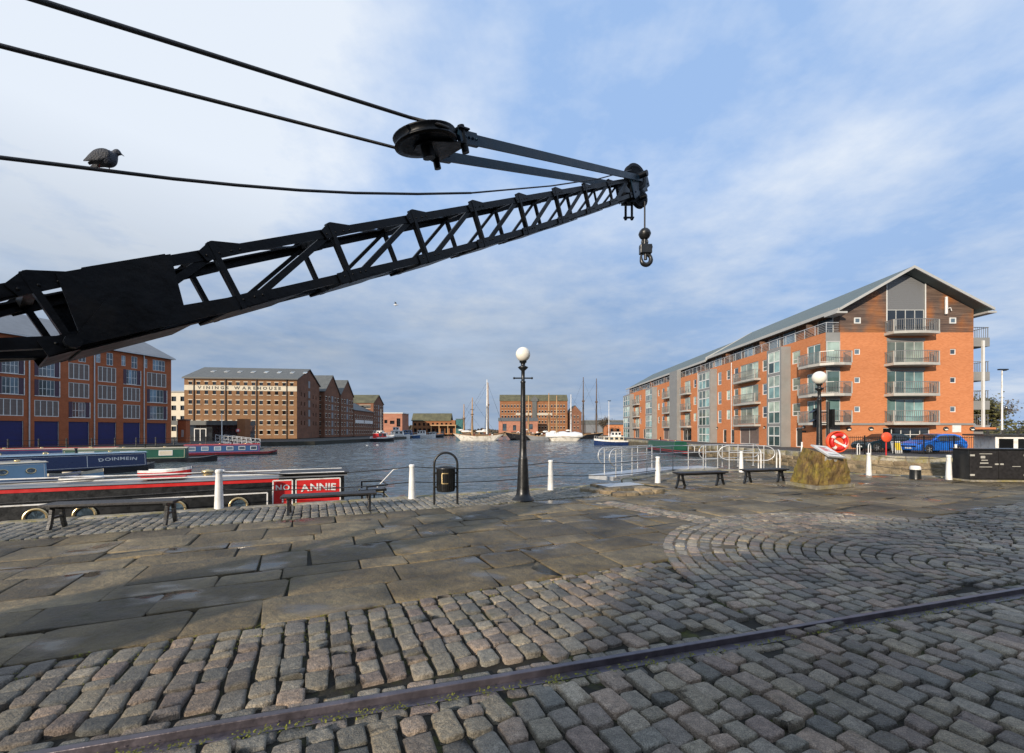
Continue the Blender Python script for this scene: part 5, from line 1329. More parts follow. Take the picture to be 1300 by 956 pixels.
lamp('black lamp post with white globe rising behind the inscribed boulder', V((9.93,14.0,0)), 3.22, .21)

bp_ = G(566,640); bn_ = thing('litter_bin', 'round black litter bin hung in a tall hoop frame', 'litter bin', bp_, R(8))
m_ = MB(); r = .265; m_.tube([(-r,0,0),(-r,0,.93)] + [(-r*math.cos(math.pi*k/14),0,.93+r*math.sin(math.pi*k/14)) for k in range(1,14)] + [(r,0,.93),(r,0,0)], .028, 10); m_.build('hoop_frame', M['black'], bn_, local=True)
m_ = MB(); m_.lathe([(.195,.30),(.205,.33),(.212,.80),(.225,.82),(.225,.86),(.19,.862),(.185,.7),(.17,.36)], 26)
for k in range(26):
    a_ = 2*math.pi*k/26; m_.beam((.209*math.cos(a_),.209*math.sin(a_),.34), (.213*math.cos(a_),.213*math.sin(a_),.79), .012, .01)
for s_ in (-1, 1):
    for z in (.40, .72): m_.tube([(s_*.2,0,z),(s_*.265,0,z)], .02, 8)
m_.build('bin_body', M['black'], bn_, local=True)
m_ = MB(); a0 = R(248)
def onb(a_, z, r=.222): return V((r*math.cos(a_), r*math.sin(a_), z))
m_.beam(onb(a0,.50), onb(a0,.73), .022, .010, up=onb(a0,0))
for z in (.50, .73):
    for k in range(4): m_.beam(onb(a0+.16*k,z), onb(a0+.16*(k+1),z), .010, .022)
m_.build('painted_emblem', M['brass'], bn_, local=True)

# boulder with a tilted board
bc_ = G(1044,620); bo = thing('boulder_plinth', 'mossy stone plinth carrying a tilted white information board', 'monument', bc_)
base = [(-.30,-.20),(.48,.13),(1.26,.50),(1.12,1.45),(.35,1.40),(-.36,.98)]
cor = [(-.22,.12),(.45,.22),(1.12,.50),(1.02,1.1),(.4,1.05),(-.10,.72)]; ctz = [1.10,.96,.84,.9,1.1,1.2]
def rring(sc, jt, n=48):
    out = []
    for k in range(n):
        t = k/n*6; i = int(t); f = t-i; j = (i+1) % 6
        a_ = V(base[i]).lerp(V(base[j]), f); c_ = V(cor[i]).lerp(V(cor[j]), f); p = a_.lerp(c_, sc); z = (ctz[i]*(1-f) + ctz[j]*f)*sc
        bl = .06*math.sin(7*t+9*sc)*math.sin(5*sc+2*t) if jt else 0
        out.append(bc_ + V((p[0] + rnd.uniform(-jt,jt) + bl*.5, p[1] + rnd.uniform(-jt,jt) + bl*.5, z + rnd.uniform(-jt,jt)*.5)))
    return out
m_ = MB(); m_.loft([rring(0,0)] + [rring(k/9, .022) for k in range(1,9)] + [rring(1.0,.012)], sm=False); m_.build('boulder', M['plinth'], bo)
m_ = MB(); m_.prism([bc_ + V((.45+(x-.45)*1.10,.6+(y-.6)*1.12,-.01)) for x, y in base], (0,0,.10)); m_.build('base_slab', M['coping'], bo)
m_ = MB(); e_x = V((.60,.16,-.06)).normalized(); e_y = (V((-.16,.56,.31))).normalized(); e_y = (e_y - e_x*e_y.dot(e_x)).normalized(); nn_ = e_x.cross(e_y)
o = bc_ + V((.16,-.02,.93)); m_.frame_box(o, e_x*.64, e_y*.68, nn_*.04, 0); m_.frame_box(o + e_x*.1 + e_y*.1 - nn_*.2, e_x*.44, e_y*.4, nn_*.198, 0); brd = m_.build('board', M['galv'], bo)
m_ = MB(); m_.frame_box(o + e_x*.03 + e_y*.03 + nn_*.041, e_x*.58, e_y*.62, nn_*.004, 0)
for k in range(7): m_.frame_box(o + e_x*(.16) + e_y*(.30+.04*k) + nn_*.046, e_x*(.30 - .05*(k % 3)), e_y*.018, nn_*.003, 1 if k < 6 else 2)
m_.frame_box(o + e_x*.1 + e_y*.10 + nn_*.046, e_x*.42, e_y*.03, nn_*.003, 2)
m_.build('panel_sheet', [M['white'], M['red'], M['black']], brd)

# lock signal post, lifebuoys
sp_ = V((10.98, 15.05, 0)); ts = thing('signal_post', 'black lock signal post with two lamp hoods beside the lamp behind the boulder', 'traffic signal', sp_)
m_ = MB(); m_.tube([sp_, sp_ + Z*2.72], .05, 12); m_.beam(sp_ + Z*2.35, sp_ + V((-.34,0,2.35)), .04, .04); m_.beam(sp_ + Z*1.95, sp_ + V((-.34,0,1.95)), .04, .04); m_.build('post', M['black'], ts)
m_ = MB(); c_ = sp_ + V((-.38,0,1.82)); m_.box(c_.x-.08, c_.x+.08, c_.y-.11, c_.y+.11, c_.z, c_.z+.66)
for z in (.16, .48):
    m_.prism([c_ + V((-.081,-.1,z+.12)), c_ + V((-.081,.1,z+.12)), c_ + V((-.24,.08,z+.02)), c_ + V((-.24,-.08,z+.02))], (0,0,.015)); m_.lathe([(.085,0),(.085,.012)], 16, c_ + V((-.081,0,z)), (-1,0,0))
m_.build('signal_head', M['black'], ts)
m_ = MB(); c_ = sp_ + V((.06,-.02,1.2)); m_.box(c_.x, c_.x+.09, c_.y-.1, c_.y+.1, c_.z+.62, c_.z+1.25); m_.build('side_box', M['black'], ts)
lb = V((11.03, 14.75, 0)); lt = thing('lifebuoy', 'red and white lifebuoy in a round red holder on a post behind the boulder', 'lifebuoy', lb)
m_ = MB(); m_.tube([lb, lb + Z*1.1], .04, 8); m_.build('post', M['red'], lt)
c_ = lb + Z*1.33
m_ = MB(); m_.lathe([(.36,0),(.365,.02),(.365,.12),(.34,.13),(.33,.05),(.001,.05)], 32, c_, (0,-1,0)); m_.build('holder', M['orange'], lt)
m_ = MB(); m_.tube([c_ + V((.235*math.cos(t),-.13,.235*math.sin(t))) for t in [2*math.pi*k/28 for k in range(28)]], .062, 10, loop=True); ring_ = m_.build('ring', M['red'], lt)
m_ = MB()
for t0 in (40, 130, 220, 310): m_.tube([c_ + V((.235*math.cos(R(t0+k*7)),-.13,.235*math.sin(R(t0+k*7)))) for k in range(4)], .066, 10)
m_.prism([c_ + V((x,-.08,z)) for x, z in ((-.16,.12),(-.02,.03),(.15,-.08),(.16,-.13),(.02,-.08),(-.13,.0))], (0,-.02,0)); m_.build('white_band', M['white'], ring_)
r2_ = V((25.3, 29.3, 0)); lt = thing('lifebuoy', 'orange disc shaped lifebuoy holder on a thin red pole in front of the parked cars', 'lifebuoy', r2_)
m_ = MB(); m_.tube([r2_, r2_ + Z*1.2], .04, 8); m_.build('post', M['red'], lt); m_ = MB(); m_.lathe([(.001,-.08),(.25,-.07),(.33,-.02),(.335,.06),(.3,.10),(.001,.12)], 28, r2_ + Z*1.27, (0,-1,0)); m_.build('holder', M['orange'], lt)

# short black bollard, cabinet
p = G(1162,608); m_ = thing('bollard', 'short black bollard with a white cap between the boulder and the cabinet', 'bollard', p)
k_ = MB(); k_.lathe([(.17,0),(.165,.02),(.155,.30),(.155,.33)], 18, p); k_.build('body', M['black'], m_); k_ = MB(); k_.lathe([(.158,.331),(.16,.36),(.15,.43),(.12,.46),(0,.47)], 18, p); k_.build('cap', M['white'], m_)
cp = V((16.3, 14.55, 0)); cb_ = thing('control_cabinet', 'black double door control cabinet at the right edge of the quay', 'cabinet', cp, R(-3))
m_ = MB(); m_.box(-.93,.93,-.02,.55,.06,1.06); m_.box(-.97,.97,-.06,.6,1.061,1.10); m_.build('body', M['black'], cb_, local=True, bevel=.008)
for x0, x1 in ((-.91,-.012),(.012,.91)):
    m_ = MB(); m_.box(x0, x1, -.05, -.021, .09, 1.03)
    d_ = m_.build('door', M['blackm'], cb_, local=True, bevel=.004)
    k_ = MB(); hx = x0+.06 if x0 < -.5 else x1-.06
    for z in (.22, .88): k_.box(hx-.07, hx+.07, -.066, -.051, z-.03, z+.03)
    k_.box(*((x1-.12, x1-.02) if x0 < -.5 else (x0+.02, x0+.12)), -.07, -.051, .56, .61); k_.build('hinge', M['deck'], d_, local=True)
m_ = MB(); m_.box(-.62,-.22,-.058,-.051,.48,.50); m_.box(-.62,-.22,-.058,-.051,.92,.94); m_.box(-.60,-.34,-.057,-.051,.60,.64); m_.box(-.56,-.36,-.057,-.051,.70,.73); m_.box(-.58,-.44,-.057,-.051,.78,.86); m_.box(.42,.68,-.057,-.051,.50,.52); m_.build('notice', M['deck'], cb_, local=True)
m_ = MB(); m_.box(-1.0,.95,-.15,.62,0,.058); m_.build('plinth', M['coping'], cb_, local=True)
cp = V((17.62, 14.3, 0)); c2 = thing('control_pillar', 'narrow black metal pillar with grey side panel, right of the black cabinet', 'cabinet', cp)
m_ = MB(); m_.box(cp.x-.22,cp.x+.40,cp.y-.1,cp.y+.5,0,1.02); m_.build('body', M['black'], c2, bevel=.02); m_ = MB(); m_.box(cp.x+.02,cp.x+.36,cp.y-.125,cp.y-.101,.1,.85); m_.build('panel', M['galv'], c2)

# gangway with rails, ladder hoops
gw = thing('gangway', 'pale gangway with white tube handrails at the quay edge', 'gangway', V((8,19,0)))
g0, g1, g2 = V((3.7,15.75,0)), V((7.0,18.85,0)), V((9.4,19.8,0))
m_ = MB()
for p, q in ((g0,g1),(g1,g2)):
    d = (q-p).normalized(); s_ = V((-d.y, d.x, 0)); m_.frame_box(p + s_*.02 - Z*.12, q-p, s_*1.1, (0,0,.15))
m_.build('deck', M['galv'], gw)
def railrun(p, q, n, loop0=False, loop1=False, hts=(1.05,.74,.42)):
    m_ = MB(); d = (q-p).normalized()
    for h_ in hts:
        m_.tube([p + Z*h_, q + Z*h_], .017, 8)
    if loop0: m_.tube([p + Z*1.05] + [p - d*(.42*math.sin(math.pi*k/10)) + Z*(.73+.32*math.cos(math.pi*k/10)) for k in range(1,10)] + [p + Z*.42], .022, 8)
    if loop1: m_.tube([q + Z*1.05] + [q + d*(.42*math.sin(math.pi*k/10)) + Z*(.73+.32*math.cos(math.pi*k/10)) for k in range(1,10)] + [q + Z*.42], .022, 8)
    m_.build('handrail', M['galv'], gw)
    for k in range(n):
        m_ = MB(); c_ = p.lerp(q, k/(n-1)); m_.tube([c_, c_ + Z*1.06], .020, 8); m_.lathe([(.06,0),(.06,.02)], 12, c_); m_.build('rail_post', M['galv'], gw)
s1_ = V((-.68,.72,0))
railrun(g0 + V((.1,.1,0)), g1, 5, True, False); railrun(g1, g2, 4, False, False)
railrun(g0 + s1_*1.0 + V((.6,.5,0)), g1 + s1_*1.0, 4, True, False)
railrun(V((8.9,19.9,0)), V((11.8,21.2,0)), 4, True, True); railrun(V((9.6,19.15,0)), V((10.9,18.75,0)), 2, True, True)
def hoops(c, d, label, s=1.0):
    t = thing('ladder_hoops', label, 'ladder', c)
    n_ = V((-d.y, d.x, 0))
    for k in (-1, 1):
        m_ = MB(); p = c + d*(.30*k*s)
        m_.tube([p - n_*.35*s, p - n_*.35*s + Z*.55*s] + [p + n_*(-.35*math.cos(math.pi*j/8))*s*1.0 + Z*(.55+.22*math.sin(math.pi*j/8))*s for j in range(1,8)] + [p + n_*.35*s + Z*.4*s, p + n_*.36*s - Z*.9], .028, 8); m_.build('hoop', M['white'], t)
    m_ = MB()
    for z in (-.3,-.6,-.85): m_.tube([c + n_*.35*s + d*.3*s + Z*z, c + n_*.35*s - d*.3*s + Z*z], .02, 6)
    m_.build('rung', M['white'], t)
hoops(V((11.0,18.55,0)), V((.92,-.39,0)).normalized(), 'pair of white ladder hoops at the quay edge behind the right benches', 1.15)
hoops(V((24.25,29.85,.05)), V((.65,-.76,0)).normalized(), 'pair of white ladder hoops on the far lock wall below the orange flats', 1.0)

# ------------------------------------------------------------------ boats
def lettering(parent, txt, C, U, size, m='cream', **k):
    mb = MB(); put_text(mb, txt, C, U, size, **k); return mb.build('lettering', M[m], parent, local=True)
def narrowboat(label, loc, rz, L, cabin=(.16,.80), B=2.05, side='nblue', roof='lblue', hullm='hull', line='cream', ports=0, wins=0, h=1.15, trim=None, flip=False, wmat='glass_d'):
    """local x runs from the stern (0) to the bow (L); the side looking along -y is the one seen from our quay"""
    t = thing('narrowboat', label, 'boat', loc, rz)
    def hw(x):
        s_ = x/L
        if s_ > .88: return B/2*max(.03, math.cos((s_-.88)/.12*math.pi/2)**.8)
        if s_ < .06: return B/2*(.55+.45*math.sin(max(0.02,s_)/.06*math.pi/2))
        return B/2
    xs = [0,.02,.04,.06,.3,.6,.88,.91,.94,.965,.985,1]; rings = []
    for s_ in xs:
        x = s_*L; w = hw(x); rise = .28*max(0,(s_-.86)/.14)**1.5
        rings.append([V((x,-w*.9,-.4)), V((x,-w,.0)), V((x,-w,.52+rise)), V((x,w,.52+rise)), V((x,w,0)), V((x,w*.9,-.4))])
    m_ = MB(); m_.loft(rings, sm=False); hl = m_.build('hull', M[hullm], t, local=True)
    m_ = MB()
    for k in (-1, 1):
        for z in (.50, .30): m_.tube([V((s_*L, k*(hw(s_*L)+.012), z + .28*max(0,(s_-.86)/.14)**1.5)) for s_ in xs], .025, 6)
    m_.build('rubbing_strake', M[line] if line == 'red' else M[hullm], hl, local=True)
    c0, c1 = cabin[0]*L, cabin[1]*L; w0, w1 = B/2-.14, B/2-.26
    m_ = MB(); m_.prism([(c0,-w0,.525),(c0,w0,.525),(c0,w1,.52+h),(c0,-w1,.52+h)], (c1-c0,0,0)); cbn = m_.build('cabin', M[side], t, local=True, bevel=.02)
    m_ = MB(); zt = .52+h; m_.prism([(c0-.08,-w1-.05,zt+.003),(c0-.08,w1+.05,zt+.003),(c0-.08,w1*.5,zt+.075),(c0-.08,-w1*.5,zt+.075)], (c1-c0+.16,0,0)); rf = m_.build('roof', M[roof], t, local=True)
    m_ = MB()
    for k in (-1, 1): m_.tube([(c0, k*(w1-.02), zt+.10),(c1, k*(w1-.02), zt+.10)], .018, 6)
    m_.build('grab_rail', M[trim or line], rf, local=True)
    U = V((1,0,0)); 
    def sp(x, f): return V((x, -(w0 + (w1-w0)*f) - .006, .525 + h*f))     # point on the visible cabin side
    ZS = (sp(0,1) - sp(0,0)).normalized()
    m_ = MB()
    for f in (.08, .90): m_.beam(sp(c0+.1,f), sp(c1-.1,f), .008, .028, up=ZS)
    for x in (c0+.1, c1-.1): m_.beam(sp(x,.08), sp(x,.90), .008, .028, up=(1,0,0))
    m_.build('coach_line', M[line], cbn, local=True)
    for i in range(ports):
        x = c0 + (c1-c0)*(i+.6)/(ports+.2); m_ = MB(); nn_ = ZS.cross(U)*-1
        nn_ = U.cross(ZS); m_.lathe([(.15,0),(.20,.0),(.205,.02),(.19,.035),(.155,.03),(.15,.0)], 24, sp(x,.52), nn_, 0)
        pt = m_.build('porthole', M['brass'], cbn, local=True)
        m_ = MB(); m_.lathe([(.001,.008),(.155,.008)], 20, sp(x,.52), nn_); m_.build('pane', M['glass_b'], pt, local=True)
    for i in range(wins):
        x = c0 + (c1-c0)*(i+.55)/(wins+.1); w_ = min(1.0, (c1-c0)/wins*.55); m_ = MB()
        m_.frame_box(sp(x-w_/2,.30), U*w_, (sp(x,.80)-sp(x,.30)), -V((0,.02,0)), 0); pt = m_.build('window', M['wframe'], cbn, local=True)
        m_ = MB(); m_.frame_box(sp(x-w_/2+.05,.36) - V((0,.021,0)), U*(w_-.1), (sp(x,.74)-sp(x,.36)), -V((0,.006,0))); m_.build('pane', M[wmat], pt, local=True)
    # roof clutter
    m_ = MB(); m_.lathe([(.07,0),(.07,.4),(.10,.42),(.10,.46)], 12, (c0 + (c1-c0)*.62, .3, zt+.07)); m_.build('chimney', M['black'], rf, local=True)
    for f in (.2,.45,.8):
        m_ = MB(); m_.lathe([(.10,0),(.10,.06),(.13,.08),(.12,.13),(0,.15)], 14, (c0 + (c1-c0)*f, -.1, zt+.07)); m_.build('mushroom_vent', M['brass'], rf, local=True)
    # stern: tiller; bow: well deck
    m_ = MB(); m_.tube([(.12,0,.5),(.10,0,.95),(.30,0,1.18),(.95,0,1.28)], .028, 8); m_.build('tiller', M['brass'] if line != 'red' else M['white'], t, local=True)
    m_ = MB(); m_.tube([V((.55,-.75,.52)),V((.55,-.75,1.0)),V((.25,-.6,1.02)),V((.25,.6,1.02)),V((.55,.75,1.0)),V((.55,.75,.52))], .02, 8); m_.build('stern_rail', M['black'], t, local=True)
    m_ = MB(); m_.lathe([(.03,0),(.03,.12),(.06,.13),(.06,.16)], 8, (L*.975,0,.78)); m_.build('bow_post', M['black'], t, local=True)
    t['sp'] = 0; del t['sp']
    return t, cbn, rf, sp, ZS, c0, c1
# black boat along our quay, stern to the right (turned round so that its port side faces us)
an_dir = A2
pA = AB(2.05, EDGE+.35+.87, WATER)          # stern tip
an, cbn, rf, sp, ZS, c0, c1 = narrowboat('long black and red narrowboat moored along the near quay, its name panel reading ANNIE', pA, TA + math.pi, 18.0, (.075,.93), B=1.70, side='black', roof='slate_l', line='white', ports=0, h=1.22, trim='white')
# its visible side is +y in local space: mirror the side helper
def spm(x, f): p = sp(x, f); return V((x, -p.y, p.z))
Um = V((-1,0,0)); ZM = (spm(0,1)-spm(0,0)).normalized(); NM = Um.cross(ZM)
m_ = MB()
m_.beam(spm(c0+1.5,.955), spm(c1-.1,.955), .012, .075, up=ZM)
rs_ = m_.build('red_gunwale_stripe', M['red'], cbn, local=True)
m_ = MB()
for f in (.08,.72): m_.beam(spm(c0+1.74,f) , spm(c1-.1,f), .008, .03, up=ZM)
m_.beam(spm(c0+1.74,.08), spm(c0+1.74,.72), .008, .03, up=(1,0,0)); m_.build('coach_line', M['white'], cbn, local=True)
def panel(x0, x1, f0, f1, mt):
    m_ = MB(); a_, b_ = spm(x0,f0), spm(x1,f0); m_.frame_box(a_ , b_-a_, spm(x0,f1)-a_, NM*.012); pn_ = m_.build('name_panel', M[mt], cbn, local=True)
    m_ = MB(); o = NM*.013
    for p, q, up in ((spm(x0,f0),spm(x1,f0),ZM),(spm(x0,f1),spm(x1,f1),ZM),(spm(x0,f0),spm(x0,f1),Um),(spm(x1,f0),spm(x1,f1),Um)): m_.beam(p+o, q+o, .012, .03, up=up)
    m_.build('panel_border', M['white'], pn_, local=True); return pn_
pn_ = panel(c0+.10, c0+1.12, .36, .95, 'red'); c_ = spm(c0+.61,.78) + NM*.014
mb = MB(); put_text(mb, 'ANNIE', c_, Um, .24, bold=.026, arch=.05, gap=.10, Zv=ZM, sx=1.1); put_text(mb, 'LONDON', spm(c0+.61,.60) + NM*.014, Um, .09, bold=.01, gap=.2, Zv=ZM); mb.build('lettering', M['white'], pn_, local=True)
pn_ = panel(c0+1.20, c0+1.62, .30, .95, 'red'); mb = MB(); put_text(mb, 'NO', spm(c0+1.41,.80) + NM*.014, Um, .19, bold=.02, gap=.15, Zv=ZM); put_text(mb, '1', spm(c0+1.41,.57) + NM*.014, Um, .22, bold=.02, Zv=ZM); mb.build('lettering', M['white'], pn_, local=True)
for px in (236, 185, 128, 70, 12):
    pass
for i, x in enumerate((2.45, 3.65, 5.2, 5.95, 7.6, 9.2, 10.9, 12.6, 14.3)):
    m_ = MB(); q = spm(c0+x-.12,.50); m_.lathe([(.15,0),(.20,.0),(.205,.02),(.19,.035),(.155,.03),(.15,.0)], 24, q, NM); pt = m_.build('porthole', M['brass'], cbn, local=True)
    m_ = MB(); m_.lathe([(.155,.008),(.001,.008)], 20, q, NM); m_.build('pane', M['glass_b'], pt, local=True)
m_ = MB(); zt = .52+1.22; m_.box(c0-.12, c0+1.5, -.60, .60, zt+.078, zt+.10); m_.build('hatch_slide', M['blackm'], rf, local=True)
m_ = MB(); m_.tube([(.55,0,.6),(.53,0,1.2),(.42,0,1.36),(.0,0,1.80)], .015, 8); m_.tube([(.0,0,1.80),(-.12,0,1.82)], .02, 8); m_.build('tiller', M['white'], an, local=True)
m_ = MB(); m_.tube([V((.8,.68,.52)),V((.8,.68,1.42)),V((.25,.5,1.44)),V((.25,-.5,1.44)),V((.8,-.68,1.42)),V((.8,-.68,.52))], .026, 8); m_.box(.3,.95,.35,.72,1.30,1.36)
for k_ in (.35,.6,.9): m_.tube([V((k_,.55,.52)),V((k_,.55,1.31))], .022, 6)
m_.build('stern_seat', M['black'], an, local=True)
for x in (5.2, 8.1):
    m_ = MB(); m_.tube([(c0+x+.36*math.cos(k*.45), .45+.16*math.sin(k*.45), zt+.10+.003*k) for k in range(30)], .02, 6); m_.build('coiled_rope', M['white'], rf, local=True)
m_ = MB(); m_.box(c0+3.4, c0+4.2, .3, .5, zt+.085, zt+.13); m_.build('boat_plank', M['red'], rf, local=True)

def nb(x0, x1, ywl, label, flipstern=True, **k):
    """boat lying across the view; stern at photograph column x1 or x0, waterline row ywl"""
    p, q = G(x0, ywl[0], WATER), G(x1, ywl[1], WATER)
    L = (q-p).length; rz = math.atan2(q.y-p.y, q.x-p.x)
    r = narrowboat(label, p, rz, L, **k); r[0].scale = (1, 1, .74); return r
r = nb(-150, 102, (632, 611), 'pale blue narrowboat with dark navy hull, cut off by the left edge of the picture', cabin=(.10,.74), side='lblue', roof='cream', hullm='nblue', line='wframe', ports=4, h=1.15)
r = nb(-120, 196, (616, 596), 'long navy narrowboat lettered DOINMEIN at the left', cabin=(.10,.93), side='nblue', roof='lblue', line='wframe', ports=0, h=1.3)
t, cbn, rf, sp, ZS, c0, c1 = r
m_ = MB(); x0 = c1-3.2; [m_.beam(sp(x,.08), sp(x,.90), .008, .03, up=(1,0,0)) for x in (x0,)]; m_.build('panel_border', M['wframe'], cbn, local=True)
mb = MB(); put_text(mb, 'DOINMEIN', sp((x0+c1)/2,.60), V((1,0,0)), .40, bold=.02, arch=.05, gap=.14, Zv=ZS); mb.build('lettering', M['white'], cbn, local=True)
r = nb(60, 276, (591, 585), 'narrowboat with green and cream side panels behind the navy one', cabin=(.10,.80), side='green', roof='cream', line='cream', wins=3, h=1.25, wmat='cream')
nb(-60, 168, (590, 584), 'far narrowboat with pale roof and red details beneath the garage doors', cabin=(.1,.9), side='nblue', roof='cream', line='red', ports=3, h=1.15, trim='red')
nb(226, 352, (580, 576.5), 'blue narrowboat with red roof and pale windows by the gangway on the left bank', cabin=(.06,.80), side='mblue', roof='red', line='red', wins=6, h=1.2, wmat='glass_b')
narrowboat('green narrowboat with dark blue cover below the orange flats', V((20.9,49.5,WATER)), R(89), 17, cabin=(.26,.90), side='green', roof='teal', line='red', ports=0, wins=4, h=1.0)
gcv = None
# small red and white dinghy by the navy boat
M['hullw'] = mat('weathered_white_hull', (.66,.63,.56), .45, var=.2, scale=.5, dirt=(.25,.2,.14), dscale=.9)
def cruiser(name, label, loc, rz, L, B, hullm, topm, cabs, cat='boat', rails=True, mast=0, fb=.8):
    t = thing(name, label, cat, loc, rz)
    def w(s_): return B/2*(1.0 if s_ < .55 else max(.02, math.cos((s_-.55)/.45*math.pi/2)**.75))*(.86 + .14*min(1, s_/.2))
    ss = [0,.1,.3,.5,.6,.7,.8,.88,.94,.98,1]
    def ring(s_, k=0.0):
        x = s_*L; sh = fb*(1+.45*max(0,(s_-.35)/.65)**1.6 + .08*max(0, .2-s_)); ww = w(s_)
        return x, sh, ww
    rings = []; top = []
    for s_ in ss:
        x, sh, ww = ring(s_); rings.append([V((x-.15*L*0,-ww*.55,-.35)), V((x,-ww*.9,0)), V((x,-ww,sh*.72)), V((x,ww,sh*.72)), V((x,ww*.9,0)), V((x,ww*.55,-.35))])
        top.append([V((x,-ww-.0,sh*.72+.001)), V((x,-ww*1.01,sh)), V((x,-ww*.9,sh)), V((x,-ww*.88,sh*.80)), V((x,ww*.88,sh*.80)), V((x,ww*.9,sh)), V((x,ww*1.01,sh)), V((x,ww,sh*.72+.001))])
    m_ = MB(); m_.loft(rings, sm=False); hl = m_.build('hull', M[hullm], t, local=True)
    m_ = MB(); m_.loft(top, sm=False); m_.build('topsides', M[topm], hl, local=True)
    for (a_, b_, wf, z0, hh_, mt, nw_) in cabs:
        x0, x1 = a_*L, b_*L; wy = B/2*wf
        m_ = MB(); m_.loft([[V((x0,-wy,z0)),V((x1,-wy,z0)),V((x1,wy,z0)),V((x0,wy,z0))], [V((x0+.06*hh_,-wy*.92,z0+hh_)),V((x1-.28*hh_,-wy*.92,z0+hh_)),V((x1-.28*hh_,wy*.92,z0+hh_)),V((x0+.06*hh_,wy*.92,z0+hh_))]], sm=False); cb2 = m_.build('cabin', M[mt], t, local=True, bevel=.03)
        m_ = MB(); m_.box(x0-.05, x1-.12*hh_, -wy*1.0, wy*1.0, z0+hh_+.002, z0+hh_+.07); m_.build('cabin_roof', M['white'], cb2, local=True)
        for i in range(nw_):
            for k in (-1, 1):
                ww_ = (x1-x0)/nw_; m_ = MB(); xa = x0 + ww_*(i+.18); f0, f1 = .42, .88
                y = lambda f: k*(wy*(1-.08*f)+.008)
                m_.prism([V((xa,y(f0),z0+hh_*f0)),V((xa+ww_*.62,y(f0),z0+hh_*f0)),V((xa+ww_*.62,y(f1),z0+hh_*f1)),V((xa,y(f1),z0+hh_*f1))], V((0,k*.012,0))); m_.build('window', M['glass_d'], cb2, local=True)
    if rails:
        m_ = MB(); ps = []
        for s_ in (.55,.65,.75,.85,.93,.985):
            x, sh, ww = ring(s_)
            for k in (-1,1): m_.tube([V((x,k*ww*.93,sh)),V((x,k*ww*.93,sh+.55))], .018, 6)
        for k in (-1,1): m_.tube([V((ring(s_)[0],k*ring(s_)[2]*.93,ring(s_)[1]+.55)) for s_ in (.55,.65,.75,.85,.93,.985)], .018, 6)
        m_.build('bow_rail', M['galv'], t, local=True)
    if mast:
        m_ = MB(); m_.tube([(L*.45,0,fb),(L*.45,0,mast)], [.06,.03], 8); m_.build('mast', M['white'], t, local=True)
    return t
c_ = G(182, 607, WATER); cruiser('dinghy', 'small white dinghy with a red hull beside the navy narrowboat', c_ , R(8), 2.7, 1.2, 'red', 'white', [], 'dinghy', False, fb=.5)
c_ = G(70, 611.5, WATER); cruiser('dinghy', 'small cream and pale blue dinghy at the stern of the pale blue narrowboat', c_, R(10), 2.4, 1.2, 'lblue', 'cream', [], 'dinghy', False, fb=.5)
mc = G(796, 565.3, WATER); cruiser('motor_cruiser', 'motor cruiser with a navy hull and white wheelhouse moored left of the flats', mc, math.pi - .04, 6.6, 2.9, 'nblue', 'white', [(.12,.72,.74,.75,.95,'cream',4),(.2,.5,.62,1.7,.95,'white',3)], fb=.95)
y = WATER
bl = [('motor_cruiser','small white launch with a bright red cover at the left quay', (474,561.0), 1.02, 6.3, 'hull','white',[(.1,.5,.7,.6,.9,'red',2)]),
      ('motor_cruiser','white cabin cruiser with a pointed bow, nearest of the left quay cruisers', (472,558.8), -.03, 5.6, 'white','white',[(.12,.6,.72,.8,1.1,'white',3),(.5,.75,.6,.8,.7,'white',2)]),
      ('motor_cruiser','white motor yacht with a tall wheelhouse in the left background', (494,557.0), .05, 6.6, 'white','white',[(.1,.7,.7,.8,1.1,'white',3),(.2,.5,.6,1.9,.9,'white',2)]),
      ('motor_cruiser','blue hulled cruiser in front of the pink rendered block', (509,556.3), .05, 6.6, 'mblue','white',[(.1,.6,.7,.8,1.3,'mblue',3)]),
      ('motor_cruiser','white cruiser with a raked bow below the mossy roofed hall', (528,555.8), .0, 7.2, 'white','white',[(.1,.5,.7,.8,1.2,'white',3)]),
      ('motor_cruiser','dark low cruiser right of the white ones below the mossy hall', (541,555.6), .0, 6.5, 'hull','slate_l',[(.2,.6,.7,.7,.8,'greyp',2)])]
for nm, lb_, (px, py), rz, L, hm, tm, cabs in bl:
    cb_ = cruiser(nm, lb_, G(px, py, WATER), rz, L, 2.5, hm, tm, cabs, mast=6.5 if 'pointed' in lb_ else 0); cb_.scale = (1.15, 1.3, 1.5)
cruiser('wide_boat', 'boat with a white framed wheelhouse and roof rack, behind the black cabinet', V((22.65,21.1,WATER)), R(-30), 11, 3.2, 'hull', 'white', [(.02,.5,.86,1.0,.62,'teal',0)], fb=1.0)
wb = [o for o in bpy.data.objects if o.name == 'wide_boat'][0]
m_ = MB(); z0, z1 = 1.62, 2.66; m_.box(.25,6.5,-1.15,1.15,z0,z1); wh = m_.build('wheelhouse', M['white'], wb, local=True)
for i in range(10): m_ = MB(); m_.box(.36+i*.61, .82+i*.61, -1.18, -1.152, z0+.42, z1-.12); m_.build('window', M['glass_d'], wh, local=True)
m_ = MB(); m_.box(-.15,6.7,-1.3,1.3,z1+.002,z1+.09); 
for i in range(14): m_.box(-.05+i*.48, .03+i*.48, -1.25, -1.17, z1+.091, z1+.24)
m_.box(-.1,6.6,-1.25,-1.17,z1+.241,z1+.28); m_.build('roof_rack', M['black'], wh, local=True)
m_ = MB(); m_.box(3.0,3.5,-.4,.1,z1+.092,z1+.42,0); m_.box(3.9,4.6,-.5,.3,z1+.092,z1+.62,1); m_.build('deck_box', [M['yellow'], M['nblue']], wh, local=True)

